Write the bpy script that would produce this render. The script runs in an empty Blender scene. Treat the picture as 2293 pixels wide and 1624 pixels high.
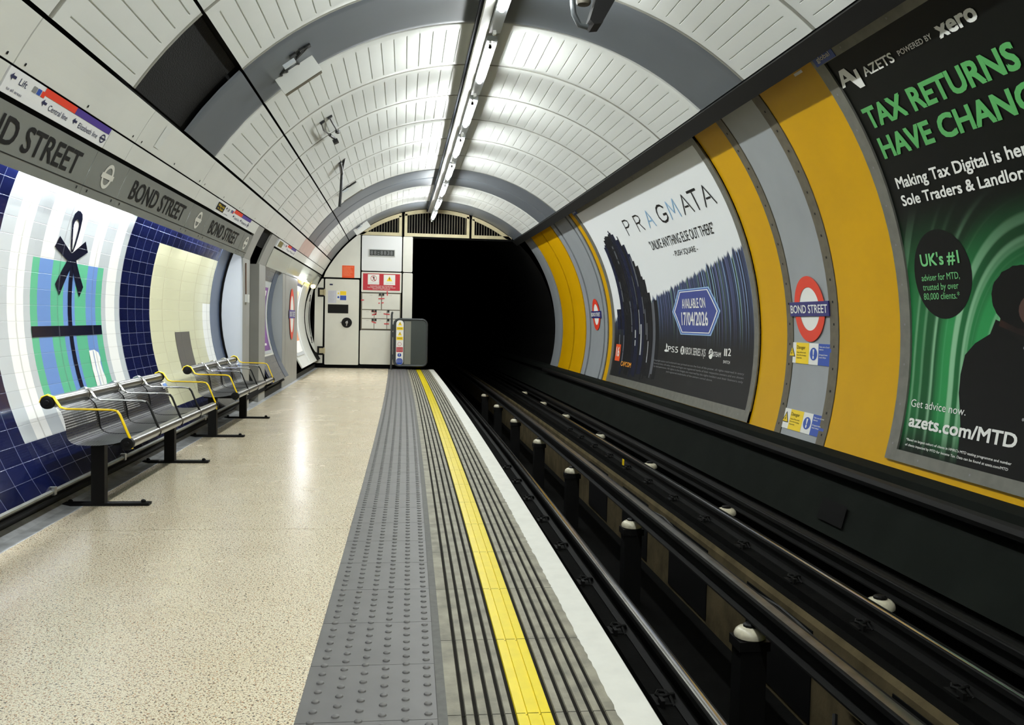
import bpy, bmesh, math, random
from mathutils import Vector, Matrix
random.seed(7)
R = math.radians
S = bpy.context.scene
COL = S.collection

# ------------------------------------------------------------------ camera
EYE = 1.3
YAW, PIT, ROL, FPX = .117946, -.0476026, .0221168, 1900.0
cam_d = bpy.data.cameras.new('camera')
cam_d.sensor_width = 36.0
cam_d.lens = 36.0 * FPX / 2293.0
cam_d.clip_start = .05
cam_d.clip_end = 200
cam = bpy.data.objects.new('camera', cam_d)
COL.objects.link(cam)
F = Vector((math.sin(YAW) * math.cos(PIT), math.cos(YAW) * math.cos(PIT), math.sin(PIT)))
R0 = Vector((math.cos(YAW), -math.sin(YAW), 0))
U0 = R0.cross(F)
RT = math.cos(ROL) * R0 + math.sin(ROL) * U0
UP = -math.sin(ROL) * R0 + math.cos(ROL) * U0
cam.matrix_world = Matrix(((RT.x, UP.x, -F.x, 0), (RT.y, UP.y, -F.y, 0), (RT.z, UP.z, -F.z, EYE), (0, 0, 0, 1)))
S.camera = cam

# ------------------------------------------------------------------ world, exposure
w = bpy.data.worlds.new('station')
S.world = w
w.use_nodes = True
w.node_tree.nodes['Background'].inputs[0].default_value = (.6, .65, .7, 1)
w.node_tree.nodes['Background'].inputs[1].default_value = 0.0
S.view_settings.view_transform = 'Standard'
S.view_settings.look = 'None'
S.view_settings.gamma = 1
S.view_settings.use_curve_mapping = False
S.view_settings.exposure = 1.1
S.cycles.sample_clamp_indirect = 3.0
S.cycles.blur_glossy = 1.0
S.cycles.caustics_reflective = False
S.cycles.caustics_refractive = False
TUBE_POWER = 88.0
COVE_POWER = 125.0

# ------------------------------------------------------------------ geometry helpers
KAP, Y0 = .00121285, 2.194
def off(y):
    return -KAP / 2 * max(0.0, y - Y0) ** 2        # the platform curves gently to the left
def heading(y):
    return KAP * max(0.0, y - Y0)
MC, MR = (.823, .982), 3.25        # ceiling vault
RC, RR = (.426, 1.0814), 3.655     # wall across the track
LC, LR = (-.3756, 1.3509), 2.16    # tiled platform wall
YA, YE = -9.0, 22.6

def cp(c, r, th, y):
    return (c[0] + r * math.cos(R(th)), y, c[1] + r * math.sin(R(th)))
def M(th, y, h=0): return cp(MC, MR - h, th, y)
def RW(y, th, h=0): return cp(RC, RR - h, th, y)
def LW(y, th, h=0): return cp(LC, LR - h, th, y)
def FZ(y, th, h=0): return cp(MC, MR - h, th, y)
def HW(x, z, h=0): return (x, YE - h, z)

def lin(c):
    return tuple(((v / 255) / 12.92 if v / 255 <= .04045 else ((v / 255 + .055) / 1.055) ** 2.4) for v in c)

class MB:
    def __init__(s):
        s.v = []; s.f = []; s.m = []; s.uv = []; s.rows = []
    def build_rows(s, name, mats, parent, rest='symbols'):
        """every line of lettering becomes a part of its own, other marks stay together"""
        done = set(); o = None
        for a, b in s.rows + [(-1, -1)]:
            ids = range(a, b) if a >= 0 else [i for i in range(len(s.f)) if i not in done]
            done.update(ids)
            if not len(ids): continue
            q = MB(); mp = {}
            for i in ids:
                for k in s.f[i]:
                    if k not in mp: mp[k] = len(q.v); q.v.append(s.v[k])
                q.f.append([mp[k] for k in s.f[i]]); q.m.append(s.m[i]); q.uv.append(None)
            o = q.build(name if a >= 0 else rest, mats, parent)
        return o
    def add(s, vs, fs, m=0, uvs=None):
        b = len(s.v)
        s.v += [tuple(v) for v in vs]
        for i, f in enumerate(fs):
            s.f.append([b + k for k in f]); s.m.append(m)
            s.uv.append(uvs[i] if uvs else None)
    def quad(s, a, b, c, d, m=0):
        s.add([a, b, c, d], [(0, 1, 2, 3)], m)
    def box(s, x0, x1, y0, y1, z0, z1, m=0, ny=1):
        ys = [y0 + (y1 - y0) * i / ny for i in range(ny + 1)]
        vs = []; fs = []
        for y in ys: vs += [(x0, y, z0), (x1, y, z0), (x1, y, z1), (x0, y, z1)]
        for i in range(ny):
            b = i * 4
            for k in range(4):
                fs.append((b + k, b + (k + 1) % 4, b + 4 + (k + 1) % 4, b + 4 + k)[::-1])
        fs.append((0, 1, 2, 3)); e = ny * 4; fs.append((e + 3, e + 2, e + 1, e))
        s.add(vs, fs, m)
    def obox(s, o, ax, ay, az, m=0):
        o, ax, ay, az = Vector(o), Vector(ax), Vector(ay), Vector(az)
        vs = [o, o + ax, o + ax + ay, o + ay, o + az, o + ax + az, o + ax + ay + az, o + ay + az]
        s.add(vs, [(0, 3, 2, 1), (4, 5, 6, 7), (0, 1, 5, 4), (1, 2, 6, 5), (2, 3, 7, 6), (3, 0, 4, 7)], m)
    def tube(s, pts, r, n=10, m=0, caps=True, flat=1.0, normal=None):
        pts = [Vector(p) for p in pts]
        vs = []; fs = []
        prev = None
        for i, p in enumerate(pts):
            t = (pts[min(i + 1, len(pts) - 1)] - pts[max(i - 1, 0)]).normalized()
            if normal is not None: u = Vector(normal) - t * t.dot(Vector(normal)); u.normalize()
            elif prev is None:
                a = Vector((0, 0, 1)) if abs(t.z) < .9 else Vector((1, 0, 0))
                u = a - t * a.dot(t); u.normalize()
            else:
                u = prev - t * prev.dot(t); u.normalize()
            prev = u
            q = t.cross(u)
            for k in range(n):
                a = 2 * math.pi * k / n
                vs.append(p + u * (r * math.cos(a)) + q * (r * flat * math.sin(a)))
        for i in range(len(pts) - 1):
            for k in range(n):
                fs.append((i * n + k, i * n + (k + 1) % n, (i + 1) * n + (k + 1) % n, (i + 1) * n + k))
        if caps:
            fs.append(tuple(range(n))[::-1]); fs.append(tuple((len(pts) - 1) * n + k for k in range(n)))
        s.add(vs, fs, m)
    def lathe(s, o, prof, n=16, m=0, axis='z'):
        vs = []; fs = []
        for r, h in prof:
            for k in range(n):
                a = 2 * math.pi * k / n
                c, d = r * math.cos(a), r * math.sin(a)
                v = {'z': (c, d, h), 'x': (h, c, d), 'y': (d, h, c)}[axis]
                vs.append((o[0] + v[0], o[1] + v[1], o[2] + v[2]))
        L = len(prof)
        for i in range(L - 1):
            for k in range(n):
                fs.append((i * n + k, i * n + (k + 1) % n, (i + 1) * n + (k + 1) % n, (i + 1) * n + k))
        fs.append(tuple(range(n))[::-1]); fs.append(tuple((L - 1) * n + k for k in range(n)))
        s.add(vs, fs, m)
    def extr(s, prof, y0, y1, ny=1, m=0, closed=True, ms=None):
        """profile [(x,z)] swept along y"""
        n = len(prof); vs = []
        for i in range(ny + 1):
            y = y0 + (y1 - y0) * i / ny
            vs += [(p[0], y, p[1]) for p in prof]
        E = n if closed else n - 1
        for k in range(E):
            fs = [(i * n + k, i * n + (k + 1) % n, (i + 1) * n + (k + 1) % n, (i + 1) * n + k) for i in range(ny)]
            used = {}
            s.add(vs, fs, ms[k] if ms else m)
        if closed:
            s.add(vs, [tuple(range(n)), tuple(ny * n + k for k in range(n))[::-1]], m)
    def slab(s, surf, u0, u1, v0, v1, h0, h1, nu=1, nv=6, m=0, uv=False):
        """thin curved slab on a wall surface, from depth h0 (back) to h1 (front)"""
        for h, front in ((h1, True), (h0, False)):
            vs = []; fs = []; uvs = []
            for i in range(nu + 1):
                for j in range(nv + 1):
                    vs.append(surf(u0 + (u1 - u0) * i / nu, v0 + (v1 - v0) * j / nv, h))
            g = lambda i, j: (u0 + (u1 - u0) * i / nu, v0 + (v1 - v0) * j / nv)
            for i in range(nu):
                for j in range(nv):
                    q = [(i, j), (i + 1, j), (i + 1, j + 1), (i, j + 1)]
                    fs.append([a * (nv + 1) + b for a, b in q]); uvs.append([g(a, b) for a, b in q])
            if front or h1 - h0 > .004: s.add(vs, fs, m, uvs if uv else None)
        if h1 - h0 > .004:
            for (ua, va, ub, vb, n) in ((u0, v0, u1, v0, nu), (u0, v1, u1, v1, nu), (u0, v0, u0, v1, nv), (u1, v0, u1, v1, nv)):
                vs = []
                for i in range(n + 1):
                    t = i / n
                    vs += [surf(ua + (ub - ua) * t, va + (vb - va) * t, h0), surf(ua + (ub - ua) * t, va + (vb - va) * t, h1)]
                s.add(vs, [(2 * i, 2 * i + 1, 2 * i + 3, 2 * i + 2) for i in range(n)], m)
    def build(s, name, mats, parent=None, bend=True, smooth=False, origin=None, local=False):
        me = bpy.data.meshes.new(name)
        vs = s.v
        if not local:
            if bend: vs = [(v[0] + off(v[1]), v[1], v[2]) for v in vs]
            if parent is not None and origin is None: origin = root_loc(parent)
            if origin is None:
                b = [(min(c), max(c)) for c in zip(*vs)]
                origin = ((b[0][0] + b[0][1]) / 2, (b[1][0] + b[1][1]) / 2, b[2][0])
            vs = [(v[0] - origin[0], v[1] - origin[1], v[2] - origin[2]) for v in vs]
        me.from_pydata(vs, [], s.f)
        if not isinstance(mats, (list, tuple)): mats = [mats]
        for m in mats: me.materials.append(m)
        me.polygons.foreach_set('material_index', s.m)
        if any(u is not None for u in s.uv):
            l = me.uv_layers.new(name='UVMap')
            i = 0
            for f, u in zip(s.f, s.uv):
                for k in range(len(f)):
                    if u: l.data[i].uv = u[k]
                    i += 1
        if smooth: me.polygons.foreach_set('use_smooth', [True] * len(me.polygons))
        bm = bmesh.new(); bm.from_mesh(me)
        bmesh.ops.remove_doubles(bm, verts=bm.verts, dist=1e-5)
        bmesh.ops.recalc_face_normals(bm, faces=bm.faces)
        if smooth:
            for e in bm.edges:
                if len(e.link_faces) == 2 and e.calc_face_angle(0) > R(38): e.smooth = False
        bm.to_mesh(me); bm.free()
        o = bpy.data.objects.new(name, me)
        COL.objects.link(o)
        if parent is not None: o.parent = parent
        elif not local: o.location = origin
        return o

def root_loc(o):
    l = Vector((0, 0, 0))
    while o is not None:
        l = l + Vector(o.location); o = o.parent
    return tuple(l)
def tag(o, label, cat, group=None, kind=None):
    if label: o['label'] = label
    if cat: o['category'] = cat
    if group: o['group'] = group
    if kind: o['kind'] = kind
    return o
def thing(name, label, cat, loc, group=None, bent=True):
    o = bpy.data.objects.new(name, None)
    o.empty_display_size = .1
    COL.objects.link(o)
    o.location = (loc[0] + (off(loc[1]) if bent else 0), loc[1], loc[2])
    return tag(o, label, cat, group)
def struct(o, label=None, cat=None):
    o['kind'] = 'structure'
    if label: o['label'] = label; o['category'] = cat or 'structure'
    return o

# ------------------------------------------------------------------ materials
def mat(name, c, rough=.5, metal=0., spec=.5, noise=0., nscale=8., bump=0., bscale=60., c2=None, coat=0., emit=0.):
    m = bpy.data.materials.new(name)
    m.use_nodes = True
    nt = m.node_tree; N = nt.nodes; Lk = nt.links
    b = N['Principled BSDF']
    col = lin(c) + (1,)
    b.inputs['Base Color'].default_value = col
    b.inputs['Roughness'].default_value = rough
    b.inputs['Metallic'].default_value = metal
    b.inputs['Specular IOR Level'].default_value = spec
    b.inputs['Coat Weight'].default_value = coat
    b.inputs['Coat Roughness'].default_value = .08
    if emit:
        b.inputs['Emission Color'].default_value = col
        b.inputs['Emission Strength'].default_value = emit
    if noise or bump:
        tc = N.new('ShaderNodeTexCoord')
        geo = N.new('ShaderNodeNewGeometry')
    if noise:
        n = N.new('ShaderNodeTexNoise'); n.inputs['Scale'].default_value = nscale; n.inputs['Detail'].default_value = 6
        Lk.new(geo.outputs['Position'], n.inputs['Vector'])
        r = N.new('ShaderNodeValToRGB')
        k = lin(c2) if c2 else tuple(v * (1 - noise) for v in lin(c))
        r.color_ramp.elements[0].color = k + (1,); r.color_ramp.elements[0].position = .3
        r.color_ramp.elements[1].color = col; r.color_ramp.elements[1].position = .62
        Lk.new(n.outputs['Fac'], r.inputs['Fac']); Lk.new(r.outputs['Color'], b.inputs['Base Color'])
    if bump:
        n2 = N.new('ShaderNodeTexNoise'); n2.inputs['Scale'].default_value = bscale; n2.inputs['Detail'].default_value = 4
        Lk.new(geo.outputs['Position'], n2.inputs['Vector'])
        bp = N.new('ShaderNodeBump'); bp.inputs['Strength'].default_value = bump; bp.inputs['Distance'].default_value = .01
        Lk.new(n2.outputs['Fac'], bp.inputs['Height']); Lk.new(bp.outputs['Normal'], b.inputs['Normal'])
    return m

WHITE = mat('enamel_white', (212, 215, 212), .3, spec=.35, noise=.05, nscale=1.3)
WHITE2 = mat('enamel_white_plain', (212, 214, 209), .33, noise=.06, nscale=2)
CREAMW = mat('headwall_cream', (222, 222, 212), .42, noise=.08, nscale=2.2)
VENTW = mat('vent_frame_cream', (196, 186, 150), .5, noise=.15, nscale=6)
VBAR = mat('vent_bar', (150, 144, 122), .5)
PALE = mat('pale_panel', (188, 194, 198), .32, noise=.06, nscale=2)
SEAM = mat('seam_bead', (138, 138, 130), .5, spec=.3)
GREYB = mat('grey_band', (96, 101, 107), .38, noise=.08, nscale=2)
GREYF = mat('grey_frieze', (118, 121, 117), .42, noise=.08, nscale=3)
GREYL = mat('grey_pillar', (150, 150, 146), .5, noise=.1, nscale=3)
GREYD = mat('grey_pillar_shade', (84, 85, 80), .6, noise=.12, nscale=4)  # darker copy of the pillar grey, paints the shade inside the recess
BLUEG = mat('blue_grey_enamel', (70, 82, 104), .3, noise=.1, nscale=5)
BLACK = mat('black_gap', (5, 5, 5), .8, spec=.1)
TRAY = mat('black_cable_tray', (12, 12, 11), .6, spec=.2, noise=.3, nscale=4)
VOID = mat('tunnel_unlit_black', (9, 9, 8), .95, spec=.1)  # near-black colour stands in for the unlit depth of the tunnel
MESHB = mat('perforated_black', (7, 7, 7), .7, spec=.15, bump=.5, bscale=90)
YEL = mat('enamel_yellow', (206, 158, 2), .4, spec=.2, noise=.06, nscale=2)
WGREY = mat('enamel_grey', (150, 156, 160), .35, noise=.08, nscale=3)
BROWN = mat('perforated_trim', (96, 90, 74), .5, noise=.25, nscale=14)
FRAME = mat('poster_frame_alu', (120, 120, 112), .45, metal=.35, noise=.2, nscale=10)
INKB = mat('ink_black', (9, 10, 12), .5, spec=.2)
INKN = mat('ink_navy', (22, 28, 70), .45)
INKW = mat('print_white', (235, 236, 232), .5)
INKG = mat('print_green', (84, 168, 92), .5)
INKLB = mat('print_light_blue', (130, 176, 214), .5)
INKGR = mat('print_grey', (128, 130, 132), .5)
RED = mat('sign_red', (222, 60, 36), .4)
RED2 = mat('sign_crimson', (184, 28, 44), .4)
ORANGE = mat('sign_orange', (236, 84, 24), .45)
SYEL = mat('sign_yellow', (246, 212, 20), .4)
SBLUE = mat('sign_blue', (36, 76, 168), .4)
SPURP = mat('sign_purple', (70, 50, 140), .4)
DARKM = mat('dark_metal', (34, 35, 36), .4, metal=.4)
BLKPL = mat('black_plastic', (9, 9, 9), .55, spec=.2)
STEEL = mat('brushed_steel', (150, 150, 148), .28, metal=.95)
CHROME = mat('polished_steel', (215, 215, 212), .18, metal=1.)
BENCHM = mat('bench_grey_metal', (92, 92, 92), .3, metal=.75)
BLKLEG = mat('bench_leg_black', (9, 9, 9), .6, spec=.2)
YARM = mat('bench_yellow', (252, 216, 8), .35, noise=.1, nscale=20)
GATEM = mat('gate_dark_grey', (62, 66, 68), .4, metal=.3)
GATEP = mat('gate_panel_grey', (52, 60, 58), .35, spec=.6)
RUST = mat('rail_side', (10, 10, 9), .7, spec=.15, noise=.4, nscale=20)
RAILT = mat('rail_polished', (196, 194, 192), .16, metal=1., noise=.25, nscale=5)
CONDT = mat('conductor_top', (112, 108, 102), .35, metal=.9, noise=.4, nscale=9)
CERAM = mat('ceramic_insulator', (214, 208, 184), .25, noise=.25, nscale=30)
SOOT = mat('sooty_concrete', (10, 10, 9), .95, spec=.05, noise=.4, nscale=5, bump=.3, bscale=40)
SOOT2 = mat('sooty_wall', (25, 28, 25), .95, spec=.05, noise=.25, nscale=3)
CONC = mat('brown_concrete', (92, 82, 60), .95, spec=.05, noise=.45, nscale=4, bump=.3, bscale=30)
GUTTER = mat('gutter_grey', (214, 217, 220), .3, noise=.45, nscale=9)
KERB = mat('kerb_grey', (96, 96, 92), .7, noise=.2, nscale=30)
TACT = mat('tactile_grey', (106, 105, 104), .5, noise=.12, nscale=6, spec=.35)
TACTJ = mat('tactile_joint', (70, 68, 66), .8)
SLABC = mat('edge_slab', (146, 142, 124), .6, noise=.5, nscale=9, bump=.2, bscale=80)
GROOV = mat('edge_groove', (24, 22, 18), .85, spec=.1)
PYEL = mat('paint_yellow', (238, 216, 6), .28, spec=.3, noise=.08, nscale=14)
PWHT = mat('paint_white', (222, 222, 214), .5, noise=.08, nscale=10)
GLOWY = mat('lit_yellow_lamp', (255, 220, 110), .4, emit=6)
TAPE = mat('red_tape', (200, 60, 66), .5)
PINK = mat('pinkish_panel', (196, 172, 164), .35, noise=.1, nscale=3)

def emis(name, c, s):
    m = bpy.data.materials.new(name); m.use_nodes = True
    nt = m.node_tree
    nt.nodes.remove(nt.nodes['Principled BSDF'])
    e = nt.nodes.new('ShaderNodeEmission')
    e.inputs[0].default_value = lin(c) + (1,); e.inputs[1].default_value = s
    nt.links.new(e.outputs[0], nt.nodes['Material Output'].inputs[0])
    m.cycles.emission_sampling = 'FRONT'
    return m
TUBE = emis('fluorescent', (246, 250, 248), TUBE_POWER)
COVE = emis('cove_fluorescent', (244, 248, 255), COVE_POWER)

def floor_mat():
    m = bpy.data.materials.new('terrazzo'); m.use_nodes = True
    nt = m.node_tree; N = nt.nodes; L = nt.links; b = N['Principled BSDF']
    g = N.new('ShaderNodeNewGeometry')
    n = N.new('ShaderNodeTexNoise'); n.inputs['Scale'].default_value = 2.2; n.inputs['Detail'].default_value = 3
    L.new(g.outputs['Position'], n.inputs['Vector'])
    r = N.new('ShaderNodeValToRGB')
    r.color_ramp.elements[0].color = lin((238, 227, 198)) + (1,); r.color_ramp.elements[0].position = .25
    r.color_ramp.elements[1].color = lin((244, 235, 209)) + (1,); r.color_ramp.elements[1].position = .75
    L.new(n.outputs['Fac'], r.inputs['Fac'])
    prev = r.outputs['Color']
    for sc, lo, hi, c in ((170, .54, .62, (150, 122, 84)), (95, .60, .66, (84, 74, 60)), (120, .63, .68, (190, 130, 78))):
        v = N.new('ShaderNodeTexNoise'); v.inputs['Scale'].default_value = sc; v.inputs['Detail'].default_value = 1.5
        ad = N.new('ShaderNodeVectorMath'); ad.operation = 'ADD'; ad.inputs[1].default_value = (sc, sc * .3, 0)
        L.new(g.outputs['Position'], ad.inputs[0]); L.new(ad.outputs[0], v.inputs['Vector'])
        mr = N.new('ShaderNodeMapRange'); mr.inputs[1].default_value = lo; mr.inputs[2].default_value = hi
        L.new(v.outputs['Fac'], mr.inputs[0])
        mx = N.new('ShaderNodeMix'); mx.data_type = 'RGBA'
        L.new(mr.outputs[0], mx.inputs[0]); L.new(prev, mx.inputs[6]); mx.inputs[7].default_value = lin(c) + (1,)
        prev = mx.outputs[2]
    L.new(prev, b.inputs['Base Color'])
    n2 = N.new('ShaderNodeTexNoise'); n2.inputs['Scale'].default_value = 3
    L.new(g.outputs['Position'], n2.inputs['Vector'])
    mr = N.new('ShaderNodeMapRange'); mr.inputs[3].default_value = .16; mr.inputs[4].default_value = .34
    L.new(n2.outputs['Fac'], mr.inputs[0]); L.new(mr.outputs[0], b.inputs['Roughness'])
    return m
TERR = floor_mat()

def tile_mat(name, c, grout, rough=.14, var=.08, wide=3):
    """glazed tiles, laid on UV = (metres along the wall, degrees round it)"""
    m = bpy.data.materials.new(name); m.use_nodes = True
    nt = m.node_tree; N = nt.nodes; L = nt.links; b = N['Principled BSDF']
    uv = N.new('ShaderNodeUVMap'); uv.uv_map = 'UVMap'
    mp = N.new('ShaderNodeMapping'); mp.inputs['Scale'].default_value = (1 / .221 / wide, 1 / 2.93, 1)
    mp.inputs['Location'].default_value = (-7.81 / .221 / wide, -162.6 / 2.93, 0)
    L.new(uv.outputs[0], mp.inputs['Vector'])
    br = N.new('ShaderNodeTexBrick'); br.offset = 0; br.inputs['Scale'].default_value = 1
    br.inputs['Brick Width'].default_value = 1; br.inputs['Row Height'].default_value = 1
    br.inputs['Mortar Size'].default_value = .018; br.inputs['Mortar Smooth'].default_value = .6
    k = lin(c)
    br.inputs['Color1'].default_value = k + (1,)
    br.inputs['Color2'].default_value = tuple(v * (1 - var) for v in k) + (1,)
    br.inputs['Mortar'].default_value = lin(grout) + (1,)
    L.new(mp.outputs[0], br.inputs['Vector']); L.new(br.outputs['Color'], b.inputs['Base Color'])
    b.inputs['Roughness'].default_value = rough
    b.inputs['Specular IOR Level'].default_value = .6
    wv = N.new('ShaderNodeTexNoise'); wv.inputs['Scale'].default_value = 1.2
    L.new(mp.outputs[0], wv.inputs['Vector'])
    mth = N.new('ShaderNodeMath'); mth.operation = 'MULTIPLY_ADD'; mth.inputs[1].default_value = -1.0
    L.new(br.outputs['Fac'], mth.inputs[0]); L.new(wv.outputs['Fac'], mth.inputs[2])
    bp = N.new('ShaderNodeBump'); bp.inputs['Strength'].default_value = .35; bp.inputs['Distance'].default_value = .004
    L.new(mth.outputs[0], bp.inputs['Height']); L.new(bp.outputs['Normal'], b.inputs['Normal'])
    return m
T_NAVY = tile_mat('tile_navy', (17, 23, 60), (84, 90, 112), .12, .35, 1)
T_GREY = tile_mat('tile_grey', (182, 188, 188), (160, 164, 162))
T_WHITE = tile_mat('tile_white', (226, 227, 220), (190, 190, 182), var=.03)
T_GREEN = tile_mat('tile_green', (92, 172, 134), (84, 144, 116))
T_BLUE = tile_mat('tile_blue', (104, 138, 190), (94, 120, 160))
T_BLACK = tile_mat('tile_black', (14, 18, 36), (30, 34, 50))
T_CREAM = tile_mat('tile_cream', (200, 199, 166), (178, 176, 146), var=.06)
T_DARK = tile_mat('tile_patch_dark', (62, 58, 48), (50, 48, 40), .6)

# ------------------------------------------------------------------ lettering
_cap = {}
def text_mesh(txt, bold=0.0):
    c = bpy.data.curves.new('t', 'FONT'); c.body = txt; c.size = 1; c.resolution_u = 3
    c.offset = bold; c.fill_mode = 'FRONT'
    o = bpy.data.objects.new('t', c); COL.objects.link(o)
    dg = bpy.context.evaluated_depsgraph_get()
    me = bpy.data.meshes.new_from_object(o.evaluated_get(dg))
    vs = [(v.co.x, v.co.y) for v in me.vertices]; fs = [list(p.vertices) for p in me.polygons]
    bpy.data.objects.remove(o); bpy.data.curves.remove(c); bpy.data.meshes.remove(me)
    return vs, fs
def cap(b):
    if b not in _cap: _cap[b] = max(v[1] for v in text_mesh('H', b)[0])
    return _cap[b]
def letters(mb, surf, txt, u0, u1, v0, v1, h=.004, bold=0., m=0):
    """flat lettering on a surface, baseline v0, cap height v1; bold thickens the strokes"""
    vs, fs = text_mesh(txt)
    if not vs: return
    f0 = len(mb.f)
    x0 = min(v[0] for v in vs) - bold; x1 = max(v[0] for v in vs) + bold; ch = cap(0.) + 2 * bold
    for k, (dx, dy) in enumerate(((0, 0),) if bold <= 0 else ((-1, -1), (1, -1), (1, 1), (-1, 1), (0, 0))):
        out = []
        for x, y in vs:
            t = (x + dx * bold - x0) / (x1 - x0)
            out.append(surf(u0 + (u1 - u0) * t, v0 + (v1 - v0) * (y + dy * bold + bold) / ch, h + k * .00012))
        mb.add(out, fs, m)
    mb.rows.append((f0, len(mb.f)))
def poly(mb, surf, pts, h=.003, m=0, cut=.25):
    bm = bmesh.new()
    f = bm.faces.new([bm.verts.new((p[0], p[1], 0)) for p in pts])
    bmesh.ops.triangulate(bm, faces=[f])
    if cut:
        for _ in range(5):
            es = [e for e in bm.edges if abs(e.verts[0].co.y - e.verts[1].co.y) > cut * 20 or abs(e.verts[0].co.x - e.verts[1].co.x) > 3]
            if not es: break
            bmesh.ops.subdivide_edges(bm, edges=es, cuts=1)
            bmesh.ops.triangulate(bm, faces=bm.faces[:])
    bm.verts.index_update()
    mb.add([surf(v.co.x, v.co.y, h) for v in bm.verts], [[v.index for v in q.verts] for q in bm.faces], m,
           [[(v.co.x, v.co.y) for v in q.verts] for q in bm.faces])
    bm.free()
def ellipse(cx, cy, rx, ry, n=32, a0=0, a1=360):
    return [(cx + rx * math.cos(R(a0 + (a1 - a0) * i / n)), cy + ry * math.sin(R(a0 + (a1 - a0) * i / n))) for i in range(n if a1 - a0 >= 360 else n + 1)]
def ring(mb, surf, cx, cy, rx, ry, k, h=.004, m=0, n=40):
    vs = []
    for i in range(n):
        a = 2 * math.pi * i / n
        vs += [surf(cx + rx * math.cos(a), cy + ry * math.sin(a), h), surf(cx + rx * k * math.cos(a), cy + ry * k * math.sin(a), h)]
    mb.add(vs, [(2 * i, 2 * i + 1, (2 * i + 3) % (2 * n), (2 * i + 2) % (2 * n)) for i in range(n)], m)

# ================================================================== SETTING
# ---- ceiling vault: ribbed white cladding rings between grey bands
mb = MB()
mb.slab(M_ := (lambda y, th, h: M(th, y, h)), YA, 23.2, 47.4, 150, -.12, -.06, nu=24, nv=30, m=0)
ceiling = struct(mb.build('ceiling', BLACK, smooth=True))

def panel_ring(y0, y1, th0, th1, mt, ribs=True, pitch=2.35, name='ceiling_panel'):
    mb = MB()
    e = .012
    ths = []          # (theta, in_groove)
    if ribs:
        n = int((th1 - th0) / pitch)
        pad = (th1 - th0 - n * pitch) / 2 + pitch / 2
        ths.append((th0, 0))
        gw = .10
        for k in range(n):
            t = th0 + pad + k * pitch
            ths += [(t - gw, 0), (t - gw * .6, 1), (t + gw * .6, 1), (t + gw, 0)]
        ths.append((th1, 0))
    else:
        k = max(3, int((th1 - th0) / 3))
        ths = [(th0 + (th1 - th0) * i / k, 0) for i in range(k + 1)]
    L = y1 - y0
    pr = [(y0 + e, -.022, 0), (y0 + e + .012, -.004, 0), (y0 + .05, .003, 0), (y0 + .10 * L, .004, 0), (y0 + .10 * L + .01, .004, 1)]
    pr += [(y1 - (p[0] - y0), p[1], p[2]) for p in pr[::-1]]
    vs = []
    for y, h, g in pr:
        for t, gg in ths:
            vs.append(M(t, y, h - (.008 if g and gg else 0)))
    n = len(ths)
    fs = [(i * n + j, i * n + j + 1, (i + 1) * n + j + 1, (i + 1) * n + j) for i in range(len(pr) - 1) for j in range(n - 1)]
    mb.add(vs, fs, 0)
    # rolled bead at the far edge
    if ribs:
        k = max(4, int((th1 - th0) / 3))
        vs = []; fs = []
        q = [(y1 - .015, -.022), (y1 - .009, .0), (y1 + .009, .0), (y1 + .015, -.022)]
        for i in range(k + 1):
            t = th0 + (th1 - th0) * i / k
            vs += [M(t, a, b) for a, b in q]
        for i in range(k):
            for j in range(3): fs.append((i * 4 + j, i * 4 + j + 1, (i + 1) * 4 + j + 1, (i + 1) * 4 + j))
        mb.add(vs, fs, 1)
    o = mb.build(name, [mt, SEAM], ceiling, smooth=True)
    return o
YS = [-9, -6.03, -3.35, -2.01, -.67, .67, 2.01, 3.35, 4.69, 6.03, 7.36]
for a, b in zip(YS[:-1], YS[1:]):
    rb = a > -3
    panel_ring(a, b, 50.4, 133.45, WHITE, rb)
    if not (6 < a < 6.1): panel_ring(a, b, 133.85, 145.8, WHITE, rb)
for a, b in [(8.47, 9.85), (9.85, 11.18), (11.18, 12.5), (12.5, 13.83), (13.83, 15.23), (15.23, 16.6), (18.6, 19.86), (19.86, 21.1)]:
    panel_ring(a, b, 50.4, 133.45, WHITE); panel_ring(a, b, 133.85, 145.8, WHITE)
for a, b in [(7.36, 8.47), (16.6, 17.6), (17.6, 18.6), (21.1, 22.62)]:
    panel_ring(a, b, 50.4, 133.45, GREYB, False, name='ceiling_band')
    panel_ring(a, b, 133.85, 145.8, GREYB, False, name='ceiling_band')
# open service bay beside the dark mesh
mb = MB()
mb.slab(M_, 6.05, 7.34, 134, 145.7, -.08, -.05, nu=2, nv=6)
g = tag(mb.build('service_grille', MESHB, smooth=True), 'black perforated service grille in the ceiling beside the grey band', 'grille')

# ---- black cable tray along the far side, at the springing of the vault
mb = MB()
for h0, h1, a, b in ((-.1, .05, 47.3, 50.2),):
    mb.slab(M_, YA, 22.6, a, b, h0, h1, nu=30, nv=3)
struct(mb.build('trim_1', TRAY), 'long black cable tray running above the posters across the track', 'cable tray')

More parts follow.
